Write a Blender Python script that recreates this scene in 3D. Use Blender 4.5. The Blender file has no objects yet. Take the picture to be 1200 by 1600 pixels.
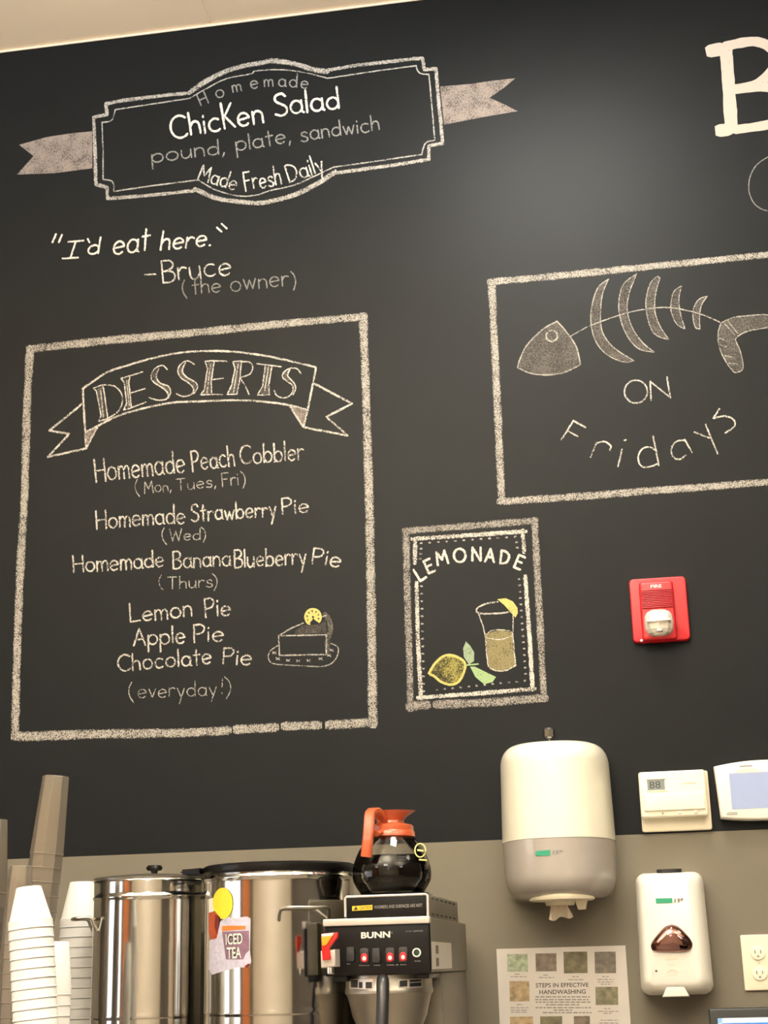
import bpy, bmesh, math, random
import numpy as np
from mathutils import Vector, Matrix
from mathutils.geometry import tessellate_polygon
random.seed(7)
S = bpy.context.scene
COL = S.collection

# ------------------------------------------------------------------ camera
FPX = 2385.0
PITCH, YAW, ROLL = [math.radians(a) for a in (16.576, -9.276, -1.534)]
DIST, EYE = 3.5, 1.40
cy, sy = math.cos(YAW), math.sin(YAW); cp, sp = math.cos(PITCH), math.sin(PITCH); cr, sr = math.cos(ROLL), math.sin(ROLL)
VF = Vector((sy*cp, cy*cp, sp)); VR0 = Vector((cy, -sy, 0)); VU0 = VR0.cross(VF)
VR = VR0*cr + VU0*sr; VU = VU0*cr - VR0*sr
CAM = Vector((0, -DIST, EYE))
cd = bpy.data.cameras.new('camera'); cam = bpy.data.objects.new('camera', cd); COL.objects.link(cam)
cd.sensor_fit = 'VERTICAL'; cd.sensor_height = 36; cd.sensor_width = 27; cd.lens = FPX*36/1600
cd.clip_start = 0.05
M3 = Matrix((VR, VU, -VF)).transposed()
cam.matrix_world = Matrix.Translation(CAM) @ M3.to_4x4()
S.camera = cam

# ------------------------------------------------------------------ world, light, exposure
w = bpy.data.worlds.new('world'); S.world = w; w.use_nodes = True
w.node_tree.nodes['Background'].inputs[0].default_value = (0.9, 0.86, 0.8, 1)
w.node_tree.nodes['Background'].inputs[1].default_value = 0.25
S.view_settings.view_transform = 'Standard'; S.view_settings.look = 'None'
S.view_settings.gamma = 1; S.view_settings.use_curve_mapping = False
S.view_settings.exposure = -0.15
CEIL = EYE + 2.479
WARM = (0.86, 0.945, 1.0)
LIGHTS = [  # x, y, size, drop below ceiling, power down, power up
    (-0.12, -1.06, 0.60, 0.0, 54, 0), (2.30, -1.50, 0.60, 0.0, 14, 0),
    (-0.90, -3.30, 0.60, 0.90, 18, 470), (1.90, -3.60, 0.60, 0.90, 14, 170), (-2.80, -3.60, 0.60, 0.90, 10, 130), (-0.4, -6.0, 0.6, 0.85, 24, 30)]  # the dropped panels are added; their upward power brightens the ceiling

# ------------------------------------------------------------------ pixel ray -> point
def ray(px, py): return VF + VR*((px-600)/FPX) - VU*((py-800)/FPX)
def P(px, py, y=0.0):
    d = ray(px, py); return CAM + d*((y-CAM.y)/d.y)
def PZ(px, py, z):
    d = ray(px, py); return CAM + d*((z-CAM.z)/d.z)
def PCYL(px, py, ax, ay, r):
    d = ray(px, py); ox, oy = CAM.x-ax, CAM.y-ay
    a = d.x*d.x+d.y*d.y; b = 2*(ox*d.x+oy*d.y); c = ox*ox+oy*oy-r*r
    q = max(b*b-4*a*c, 0); return CAM + d*((-b-math.sqrt(q))/(2*a))

# ------------------------------------------------------------------ materials
def lin(c): return tuple(((v/255)/12.92 if v/255 <= .04045 else ((v/255+.055)/1.055)**2.4) for v in c)
def mat(name, rgb, rough=.5, metal=0., noise=0., nscale=40., bump=0., emit=0., spec=.5, trans=0., coat=0., emit_rgb=None, alpha=1.):
    m = bpy.data.materials.new(name); m.use_nodes = True; nt = m.node_tree; b = nt.nodes['Principled BSDF']
    c = lin(rgb) + (1,)
    b.inputs['Base Color'].default_value = c; b.inputs['Roughness'].default_value = rough
    b.inputs['Metallic'].default_value = metal; b.inputs['Specular IOR Level'].default_value = spec
    b.inputs['Transmission Weight'].default_value = trans; b.inputs['Coat Weight'].default_value = coat
    if emit:
        b.inputs['Emission Color'].default_value = lin(emit_rgb or rgb)+(1,); b.inputs['Emission Strength'].default_value = emit
    if noise or bump:
        tc = nt.nodes.new('ShaderNodeTexCoord'); n = nt.nodes.new('ShaderNodeTexNoise'); n.inputs['Scale'].default_value = nscale
        n.inputs['Detail'].default_value = 4
        nt.links.new(tc.outputs['Object'], n.inputs['Vector'])
        if noise:
            mx = nt.nodes.new('ShaderNodeMix'); mx.data_type = 'RGBA'; mx.blend_type = 'MULTIPLY'
            mx.inputs[6].default_value = c; mx.inputs[0].default_value = 1
            rp = nt.nodes.new('ShaderNodeValToRGB'); rp.color_ramp.elements[0].position = .3; rp.color_ramp.elements[1].position = .7
            rp.color_ramp.elements[0].color = (1-noise,)*3+(1,); rp.color_ramp.elements[1].color = (1, 1, 1, 1)
            nt.links.new(n.outputs['Fac'], rp.inputs[0]); nt.links.new(rp.outputs[0], mx.inputs[7]); nt.links.new(mx.outputs[2], b.inputs['Base Color'])
        if bump:
            bp = nt.nodes.new('ShaderNodeBump'); bp.inputs['Strength'].default_value = bump; bp.inputs['Distance'].default_value = .002
            nt.links.new(n.outputs['Fac'], bp.inputs['Height']); nt.links.new(bp.outputs[0], b.inputs['Normal'])
    return m
def chalk(name, rgb, cover, soft=.14, scale=330., edge=.22, lump=.16):
    """chalk dust: grains of diffuse chalk with gaps through which the board shows"""
    m = bpy.data.materials.new(name); m.use_nodes = True; nt = m.node_tree; N = nt.nodes; L = nt.links
    for n in list(N):
        if n.type != 'OUTPUT_MATERIAL': N.remove(n)
    out = [n for n in N if n.type == 'OUTPUT_MATERIAL'][0]
    tc = N.new('ShaderNodeTexCoord'); no = N.new('ShaderNodeTexNoise'); no.inputs['Scale'].default_value = scale
    no.inputs['Detail'].default_value = 3; no.inputs['Roughness'].default_value = .65
    L.new(tc.outputs['Object'], no.inputs['Vector'])
    n2 = N.new('ShaderNodeTexNoise'); n2.inputs['Scale'].default_value = 28; L.new(tc.outputs['Object'], n2.inputs['Vector'])
    uv = N.new('ShaderNodeUVMap'); sx = N.new('ShaderNodeSeparateXYZ'); L.new(uv.outputs[0], sx.inputs[0])
    def math_(op, a, b=None):
        q = N.new('ShaderNodeMath'); q.operation = op
        for i, v in enumerate((a, b)):
            if v is None: continue
            if isinstance(v, (int, float)): q.inputs[i].default_value = v
            else: L.new(v, q.inputs[i])
        return q.outputs[0]
    e = math_('MULTIPLY', math_('POWER', math_('ABSOLUTE', sx.outputs[1]), 5.0), edge)
    thr = math_('ADD', e, .5+(.5-cover)*.5)
    val = math_('SUBTRACT', math_('ADD', no.outputs['Fac'], math_('MULTIPLY', math_('SUBTRACT', n2.outputs['Fac'], .5), lump)), thr)
    mr = N.new('ShaderNodeMapRange'); mr.interpolation_type = 'SMOOTHSTEP'
    mr.inputs['From Min'].default_value = -soft; mr.inputs['From Max'].default_value = soft
    L.new(val, mr.inputs['Value'])
    df = N.new('ShaderNodeBsdfDiffuse'); df.inputs[0].default_value = lin(rgb)+(1,)
    tr = N.new('ShaderNodeBsdfTransparent'); mx = N.new('ShaderNodeMixShader')
    L.new(mr.outputs[0], mx.inputs[0]); L.new(tr.outputs[0], mx.inputs[1]); L.new(df.outputs[0], mx.inputs[2]); L.new(mx.outputs[0], out.inputs[0])
    return m
def clearplastic(name, rgb, t=.72, milk=.5, rough=.12, ior=1.5):
    m = bpy.data.materials.new(name); m.use_nodes = True; nt = m.node_tree; N = nt.nodes; L = nt.links
    for n in list(N):
        if n.type != 'OUTPUT_MATERIAL': N.remove(n)
    out = [n for n in N if n.type == 'OUTPUT_MATERIAL'][0]
    tr = N.new('ShaderNodeBsdfTransparent'); tr.inputs[0].default_value = (.97, .96, .94, 1)
    df = N.new('ShaderNodeBsdfDiffuse'); df.inputs[0].default_value = lin(rgb)+(1,)
    tl = N.new('ShaderNodeBsdfTranslucent'); tl.inputs[0].default_value = lin(rgb)+(1,)
    gl = N.new('ShaderNodeBsdfGlossy'); gl.inputs['Roughness'].default_value = rough
    fr = N.new('ShaderNodeFresnel'); fr.inputs[0].default_value = ior
    a = N.new('ShaderNodeMixShader'); a.inputs[0].default_value = milk; L.new(df.outputs[0], a.inputs[1]); L.new(tl.outputs[0], a.inputs[2])
    b = N.new('ShaderNodeMixShader'); b.inputs[0].default_value = t; L.new(a.outputs[0], b.inputs[1]); L.new(tr.outputs[0], b.inputs[2])
    c = N.new('ShaderNodeMixShader'); L.new(fr.outputs[0], c.inputs[0]); L.new(b.outputs[0], c.inputs[1]); L.new(gl.outputs[0], c.inputs[2])
    L.new(c.outputs[0], out.inputs[0]); return m

M = {}
M['board'] = mat('chalkboard_paint', (18, 20, 22), .45, noise=.12, nscale=9, bump=.10, spec=.15)
M['tan'] = mat('tan_wall_paint', (106, 99, 84), .6, noise=.06, nscale=6, bump=.05)
M['cream_wall'] = mat('cream_wall_paint', (230, 220, 202), .6, noise=.04, nscale=3)
M['brown_wall'] = mat('dark_brown_wall', (74, 68, 62), .6, noise=.06, nscale=4)
M['ceiling'] = mat('ceiling_paint', (250, 226, 194), .7, noise=.03, nscale=5)
M['floor'] = mat('floor_tile', (150, 140, 128), .4, noise=.25, nscale=4)
M['wood'] = mat('orange_wood', (196, 112, 58), .45, noise=.25, nscale=12)
M['darkwood'] = mat('dark_wood', (62, 50, 42), .5, noise=.2, nscale=12)
M['counter'] = mat('counter_stone', (120, 112, 102), .35, noise=.3, nscale=60)
M['white'] = mat('white_plastic', (244, 240, 228), .35, noise=.02)
M['cream'] = mat('cream_plastic', (246, 240, 218), .28, noise=.02, coat=.3)
M['beige'] = mat('beige_plastic', (236, 226, 200), .4, noise=.02)
M['foam'] = mat('white_foam', (248, 246, 240), .55, noise=.03, nscale=90, bump=.05)
M['black'] = mat('black_plastic', (15, 13, 13), .3, noise=.1, spec=.25)
M['blackmat'] = mat('black_matte', (24, 23, 22), .55, noise=.1)
M['dark'] = mat('dark_grey_plastic', (34, 33, 35), .35, noise=.08)
M['steel'] = mat('brushed_steel', (206, 203, 196), .11, 1., noise=.05, nscale=30)
M['steelm'] = mat('satin_steel', (170, 164, 152), .38, 1., noise=.08, nscale=30)
M['greymetal'] = mat('grey_painted_steel', (112, 106, 94), .42, .25, noise=.06)
M['chrome'] = mat('chrome', (228, 226, 222), .08, 1., noise=.02)
M['strip'] = mat('bright_trim', (216, 208, 198), .35, .35, noise=.03)
M['orange'] = mat('orange_plastic', (182, 84, 48), .32, noise=.05, coat=.3)
M['red'] = mat('red_plastic', (190, 22, 32), .4, noise=.04)
M['redgrille'] = mat('red_grille_plastic', (172, 24, 34), .45, noise=.05)
M['coffee'] = mat('black_coffee', (9, 6, 5), .08, noise=.05, spec=.25)
M['yellow'] = mat('yellow_label', (236, 196, 44), .5, noise=.03)
M['textwhite'] = mat('white_print', (236, 232, 224), .5, noise=.02)
M['textgrey'] = mat('grey_print', (128, 124, 120), .5, noise=.02)
M['textblack'] = mat('black_print', (34, 32, 32), .55, noise=.02)
M['green'] = mat('green_print', (38, 142, 108), .5, noise=.03)
M['darkgreen'] = mat('dark_green_lens', (22, 58, 44), .3, noise=.05)
M['paper'] = mat('white_paper', (206, 199, 192), .7, noise=.03, nscale=20)
M['towel'] = mat('paper_towel', (240, 226, 206), .85, noise=.04, bump=.1)
M['redlight'] = mat('red_lit_switch', (255, 30, 36), .3, emit=.9, emit_rgb=(255, 16, 26), noise=.02)
M['redglow'] = mat('pink_lit_switch_core', (255, 190, 180), .3, emit=1.0, emit_rgb=(255, 150, 140), noise=.02)
M['lever_red'] = mat('red_lever', (222, 34, 34), .3, noise=.03)
M['lever_yel'] = mat('orange_yellow_lever', (245, 158, 40), .3, noise=.03)
M['lens'] = mat('clear_faceted_lens', (244, 236, 222), .16, .3, noise=.3, nscale=55, bump=.8)
M['lcd'] = mat('grey_lcd', (132, 138, 134), .25, noise=.05)
M['lcdseg'] = mat('lcd_segments', (52, 58, 58), .4, noise=.02)
M['screen_lav'] = mat('pale_lit_screen', (150, 162, 195), .2, emit=.16, emit_rgb=(170, 190, 225), noise=.05)
M['screen_blue'] = mat('blue_lit_screen', (60, 130, 205), .2, emit=.35, emit_rgb=(60, 130, 210), noise=.02)
M['screen_pale'] = mat('pale_lit_bar', (200, 220, 230), .2, emit=.35, emit_rgb=(200, 220, 235), noise=.02)
M['smoke'] = mat('smoky_translucent_plastic', (170, 162, 154), .22, noise=.03, coat=.4)
M['tintwin'] = mat('tinted_mirror_window', (150, 112, 104), .04, 1., noise=.2, nscale=25)
M['lemon'] = mat('lemon_print', (246, 216, 50), .5, noise=.08, nscale=120)
M['lemonpale'] = mat('lemon_print_pale', (252, 238, 150), .5, noise=.05)
M['tea'] = mat('tea_print', (176, 74, 34), .4, noise=.35, nscale=150)
M['teadark'] = mat('tea_print_dark', (112, 34, 22), .4, noise=.3, nscale=150)
M['ice'] = mat('ice_print', (206, 202, 222), .4, noise=.25, nscale=130)
M['plum'] = mat('plum_print', (132, 100, 118), .4, noise=.25, nscale=70)
M['orangeprint'] = mat('orange_print', (243, 120, 44), .5, noise=.05)
M['pane'] = mat('daylight_window_pane', (255, 255, 255), .2, emit=2.6, emit_rgb=(232, 238, 255), noise=.01)
M['diffuser'] = mat('lit_diffuser', (255, 245, 225), .5, emit=3., emit_rgb=(255, 232, 200), noise=.01)
M['clear'] = clearplastic('clear_plastic', (246, 232, 212), .68, .6)
def glassy(name, rgb, t=.6):
    m = clearplastic(name, rgb, t, .3, .04, 1.3); return m
M['glass'] = glassy('stained_glass', (48, 42, 36), .94)
photo_mats = [mat('photo_print_%s' % n, c, .6, noise=.65, nscale=s) for n, c, s in
    (('a', (176, 186, 156), 90), ('b', (128, 112, 98), 70), ('c', (120, 112, 84), 60), ('d', (126, 116, 104), 80), ('e', (186, 160, 122), 70), ('f', (134, 128, 100), 75))]
CH = {
 'bright': chalk('chalk_bright', (214, 207, 196), .72, edge=.30, scale=460, soft=.09, lump=.30),
 'text': chalk('chalk_text', (204, 198, 188), .60, edge=.30, scale=460, soft=.09, lump=.32),
 'mid': chalk('chalk_medium', (172, 168, 160), .60, edge=.26, scale=460, soft=.10, lump=.30),
 'faint': chalk('chalk_faint', (140, 138, 133), .66, edge=.15, scale=480, soft=.2),
 'frame': chalk('chalk_frame', (172, 166, 157), .60, edge=.24, scale=460, soft=.12, lump=.2),
 'frame2': chalk('chalk_frame_grey', (156, 150, 142), .58, edge=.24, scale=460, soft=.14, lump=.2),
 'paint': chalk('chalk_solid', (178, 166, 154), 1.05, edge=.10, scale=160, soft=.16),
 'ribbon': chalk('chalk_ribbon', (142, 130, 122), .74, edge=.0, scale=260, soft=.3, lump=.5),
 'fill': chalk('chalk_smudge', (98, 94, 89), .74, edge=.0, scale=260, soft=.34, lump=.35),
 'fillfaint': chalk('chalk_smudge_faint', (92, 88, 84), .55, edge=.0, scale=200, soft=.3),
 'yellow': chalk('chalk_yellow', (196, 184, 112), .86, edge=.1, scale=380, soft=.18),
 'olive': chalk('chalk_olive', (150, 142, 84), .52, edge=.1, scale=240, soft=.22, lump=.6),
 'tan': chalk('chalk_tan', (138, 128, 94), .86, edge=.0, scale=340, soft=.28, lump=.3),
 'green': chalk('chalk_green', (152, 176, 128), .90, edge=.1, scale=340, soft=.2),
 'greenpale': chalk('chalk_green_pale', (146, 162, 134), .84, edge=.1, scale=340, soft=.2),
}

# ------------------------------------------------------------------ object helpers
def root_of(p):
    while p.parent: p = p.parent
    return p
def link(name, bm, m, parent=None, smooth=True, origin=None):
    bmesh.ops.remove_doubles(bm, verts=bm.verts, dist=1e-6)
    if smooth:
        for f in bm.faces: f.smooth = True
        for e in bm.edges:
            if len(e.link_faces) == 2 and e.calc_face_angle(0) > .6: e.smooth = False
    me = bpy.data.meshes.new(name); o = bpy.data.objects.new(name, me); COL.objects.link(o)
    off = Vector(root_of(parent).location) if parent else (Vector(origin) if origin is not None else Vector((0, 0, 0)))
    for v in bm.verts: v.co -= off
    bm.to_mesh(me); bm.free()
    for mm in (m if isinstance(m, (list, tuple)) else [m]): me.materials.append(mm)
    if parent: o.parent = parent
    elif origin is not None: o.location = origin
    return o
def tag(o, label=None, cat=None, group=None, kind=None):
    if label: o['label'] = label
    if cat: o['category'] = cat
    if group: o['group'] = group
    if kind: o['kind'] = kind
    return o
def thing(name, loc, label, cat, group=None):
    o = bpy.data.objects.new(name, None); COL.objects.link(o); o.location = loc; o.empty_display_size = .05
    return tag(o, label, cat, group)
def struct(name, bm, m): return tag(link(name, bm, m, smooth=False), kind='structure')
def NB(): return bmesh.new()
def box(bm, x0, x1, y0, y1, z0, z1, r=0., seg=3, mi=0):
    t = bmesh.new(); bmesh.ops.create_cube(t, size=1)
    for v in t.verts: v.co = Vector(((x0+x1)/2+v.co.x*abs(x1-x0), (y0+y1)/2+v.co.y*abs(y1-y0), (z0+z1)/2+v.co.z*abs(z1-z0)))
    if r: bmesh.ops.bevel(t, geom=list(t.edges), offset=r, segments=seg, profile=.5, affect='EDGES')
    merge(bm, t, mi)
def merge(bm, t, mi=0):
    vs = [bm.verts.new(v.co) for v in t.verts]; t.verts.index_update()
    for f in t.faces:
        try: q = bm.faces.new([vs[v.index] for v in f.verts]); q.material_index = mi
        except ValueError: pass
    t.free()
def lathe(bm, prof, c=(0, 0, 0), n=40, caps=True, closed=False, a0=0.):
    c = Vector(c); rings = []
    for r, z in prof:
        rings.append([bm.verts.new(c+Vector((r*math.cos(a0+2*math.pi*k/n), r*math.sin(a0+2*math.pi*k/n), z))) for k in range(n)])
    prs = list(zip(rings, rings[1:])) + ([(rings[-1], rings[0])] if closed else [])
    for a, b in prs:
        for k in range(n): bm.faces.new((a[k], a[(k+1) % n], b[(k+1) % n], b[k]))
    if caps and not closed:
        if prof[0][0] > 1e-5: bm.faces.new(rings[0][::-1])
        if prof[-1][0] > 1e-5: bm.faces.new(rings[-1])
def tube(bm, pts, r, n=10, cap=True):
    pts = [Vector(p) for p in pts]; rings = []; prev = None
    for i, p in enumerate(pts):
        d = (pts[min(i+1, len(pts)-1)]-pts[max(i-1, 0)]).normalized()
        if prev is None:
            a = d.orthogonal().normalized()
        else:
            a = (prev-d*prev.dot(d)).normalized()
        prev = a; b = d.cross(a); rr = r[i] if isinstance(r, (list, tuple)) else r
        rings.append([bm.verts.new(p+a*rr*math.cos(2*math.pi*k/n)+b*rr*math.sin(2*math.pi*k/n)) for k in range(n)])
    for a, b in zip(rings, rings[1:]):
        for k in range(n): bm.faces.new((a[k], a[(k+1) % n], b[(k+1) % n], b[k]))
    if cap: bm.faces.new(rings[0][::-1]); bm.faces.new(rings[-1])
def cr_spline(pts, n=8):
    pts = [Vector(p) for p in pts]; out = []
    for i in range(len(pts)-1):
        p0 = pts[max(i-1, 0)]; p1 = pts[i]; p2 = pts[i+1]; p3 = pts[min(i+2, len(pts)-1)]
        for k in range(n):
            t = k/n; out.append(.5*((2*p1)+(p2-p0)*t+(2*p0-5*p1+4*p2-p3)*t*t+(3*p1-p0-3*p2+p3)*t**3))
    out.append(pts[-1]); return out
def prism(bm, poly, mapf, y0, y1, r=0.):
    """poly of (x,z) extruded from y0 (front) to y1 (back)"""
    t = bmesh.new()
    a = [t.verts.new((x, y0, z)) for x, z in poly]; b = [t.verts.new((x, y1, z)) for x, z in poly]; n = len(poly)
    t.faces.new(a); t.faces.new(b[::-1])
    for k in range(n): t.faces.new((a[k], b[k], b[(k+1) % n], a[(k+1) % n]))
    bmesh.ops.recalc_face_normals(t, faces=t.faces)
    if r:
        fe = [e for e in t.edges if all(abs(v.co.y-y0) < 1e-7 for v in e.verts)]
        bmesh.ops.bevel(t, geom=fe, offset=r, segments=3, profile=.5, affect='EDGES')
    merge(bm, t)
def rrect(x0, x1, z0, z1, r, n=6):
    o = []
    for cx, cz, a in ((x1-r, z1-r, 0), (x0+r, z1-r, 90), (x0+r, z0+r, 180), (x1-r, z0+r, 270)):
        for k in range(n+1):
            q = math.radians(a+90*k/n); o.append((cx+r*math.cos(q), cz+r*math.sin(q)))
    return o
def ellipse(cx, cz, rx, rz, n=28, a0=0, a1=360):
    return [(cx+rx*math.cos(math.radians(a0+(a1-a0)*k/n)), cz+rz*math.sin(math.radians(a0+(a1-a0)*k/n))) for k in range(n if a1-a0 == 360 else n+1)]
def flat(bm, poly, y, mi=0):
    f = bm.faces.new([bm.verts.new((x, y, z)) for x, z in poly]); f.material_index = mi
    if f.normal.y > 0 or True:
        f.normal_update()
        if f.normal.y > 0: f.normal_flip()
def poly_px(bm, poly, mapf, maxlen=7.0, uvl=None):
    """fill polygon given in photo pixels, cut fine enough to lie on a curved surface"""
    t = bmesh.new(); f = t.faces.new([t.verts.new((x, y, 0)) for x, y in poly])
    bmesh.ops.triangulate(t, faces=[f])
    for _ in range(6):
        es = [e for e in t.edges if e.calc_length() > maxlen]
        if not es: break
        bmesh.ops.subdivide_edges(t, edges=es, cuts=1); bmesh.ops.triangulate(t, faces=t.faces)
    for v in t.verts: v.co = mapf(v.co.x, v.co.y)
    merge(bm, t)
def text_mesh(body, bold=0.):
    c = bpy.data.curves.new('t', 'FONT'); c.body = body; c.size = 1; c.offset = bold; c.resolution_u = 3
    o = bpy.data.objects.new('t', c); COL.objects.link(o)
    dg = bpy.context.evaluated_depsgraph_get(); me = bpy.data.meshes.new_from_object(o.evaluated_get(dg))
    t = bmesh.new(); t.from_mesh(me); bpy.data.objects.remove(o); bpy.data.curves.remove(c); bpy.data.meshes.remove(me)
    xs = [v.co.x for v in t.verts]; ys = [v.co.y for v in t.verts]
    return t, min(xs), max(xs), min(ys), max(ys)
def text_quad(bm, body, q, mapf, bold=0., cut=0):
    """text stretched into quad q = TL, TR, BR, BL (any 2-D coords) then mapped"""
    t, x0, x1, y0, y1 = text_mesh(body, bold)
    TL, TR, BR, BL = [Vector(p) for p in q]
    for v in t.verts:
        a = (v.co.x-x0)/(x1-x0); b = (v.co.y-y0)/(y1-y0)
        p = (BL*(1-a)+BR*a)*(1-b)+(TL*(1-a)+TR*a)*b; v.co = mapf(p.x, p.y)
    merge(bm, t)

# ------------------------------------------------------------------ setting
XL, XR, YB = -4.0, 3.2, -7.0
SPLIT = EYE + .2665
bm = NB(); box(bm, XL, XR, YB, 0.2, -.1, 0); struct('floor', bm, M['floor'])
bm = NB(); box(bm, XL, XR, YB, 0.2, CEIL, CEIL+.1); struct('ceiling', bm, M['ceiling'])
bm = NB(); box(bm, XL, XR, 0, .15, 0, SPLIT, mi=0); box(bm, XL, XR, 0, .15, SPLIT, CEIL, mi=1)
struct('wall_back', bm, [M['tan'], M['board']])
bm = NB(); box(bm, XL, XR, YB-.15, YB, 0, CEIL); struct('wall_front', bm, M['cream_wall'])
bm = NB(); box(bm, XR, XR+.15, YB, 0.2, 0, CEIL); struct('wall_right', bm, M['brown_wall'])
bm = NB()
WY0, WY1, WZ0, WZ1 = -3.5, -1.3, .7, 2.15
box(bm, XL-.15, XL, YB, WY0, 0, CEIL); box(bm, XL-.15, XL, WY1, .2, 0, CEIL)
box(bm, XL-.15, XL, WY0, WY1, 0, WZ0); box(bm, XL-.15, XL, WY0, WY1, WZ1, CEIL); struct('wall_left', bm, M['tan'])
bm = NB(); box(bm, XL-.10, XL-.08, WY0, WY1, WZ0, WZ1, mi=0)
for a in (WY0, (WY0+WY1)/2-.03, WY1-.06): box(bm, XL-.08, XL-.03, a, a+.06, WZ0, WZ1, mi=1)
box(bm, XL-.08, XL-.03, WY0, WY1, WZ0, WZ0+.06, mi=1); box(bm, XL-.08, XL-.03, WY0, WY1, WZ1-.06, WZ1, mi=1)
struct('window_1', bm, [M['pane'], M['white']])
bm = NB(); box(bm, XL, XL+.05, -5.6, -3.85, 0, 2.6); box(bm, XL+.05, XL+.10, -4.0, -3.95, 1.0, 1.15); struct('door_1', bm, M['wood'])
bm = NB(); box(bm, XL, XL+.12, -3.78, -3.56, 0, CEIL); struct('trim_3', bm, M['darkwood'])
bm = NB(); box(bm, XL, XR, -.006, 0, CEIL-.006, CEIL-.0005, .002); struct('trim_1', bm, M['ceiling'])
q = PZ(322, 24, CEIL); bm = NB(); box(bm, q.x-.006, q.x+.006, -3.2, -.02, CEIL-.003, CEIL+.001); struct('trim_2', bm, M['ceiling'])

for i, (lx, ly, ls, dr, pw, pu) in enumerate(LIGHTS):
    zc_ = CEIL-dr
    t = thing('ceiling_light', (lx, ly, zc_), ('added square light panel hung on rods to brighten the ceiling, unseen' if dr else 'square light panel flush with the ceiling, outside the photo'), 'ceiling light', 'added hung light panels' if dr else 'flush light panels')
    bm = NB(); h = ls/2
    for a, b, c, d in ((-h-.03, h+.03, -h-.03, -h), (-h-.03, h+.03, h, h+.03), (-h-.03, -h, -h, h), (h, h+.03, -h, h)):
        box(bm, lx+a, lx+b, ly+c, ly+d, zc_-.03, zc_)
    link('frame', bm, M['white'], t)
    bm = NB(); box(bm, lx-h, lx+h, ly-h, ly+h, zc_-.014, zc_-.006); link('diffuser', bm, M['diffuser'], t)
    for up, en in ((0, pw), (1, pu)):
        if not en: continue
        ld = bpy.data.lights.new('panel_lamp', 'AREA'); ld.shape = 'SQUARE'; ld.size = ls; ld.energy = en; ld.color = WARM if dr else (1.0, 0.98, 0.91)
        lo = bpy.data.objects.new('panel_lamp', ld); COL.objects.link(lo); lo.parent = t; lo.location = (0, 0, .01 if up else -.032)
        if up: lo.rotation_euler = (math.pi, 0, 0)
    if dr:
        for sx_ in (-1, 1):
            bm = NB(); tube(bm, [(lx+sx_*(h+.015), ly, zc_), (lx+sx_*(h+.015), ly, CEIL)], .004, 8); link('hanging_rod', bm, M['steelm'], t)

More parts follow.
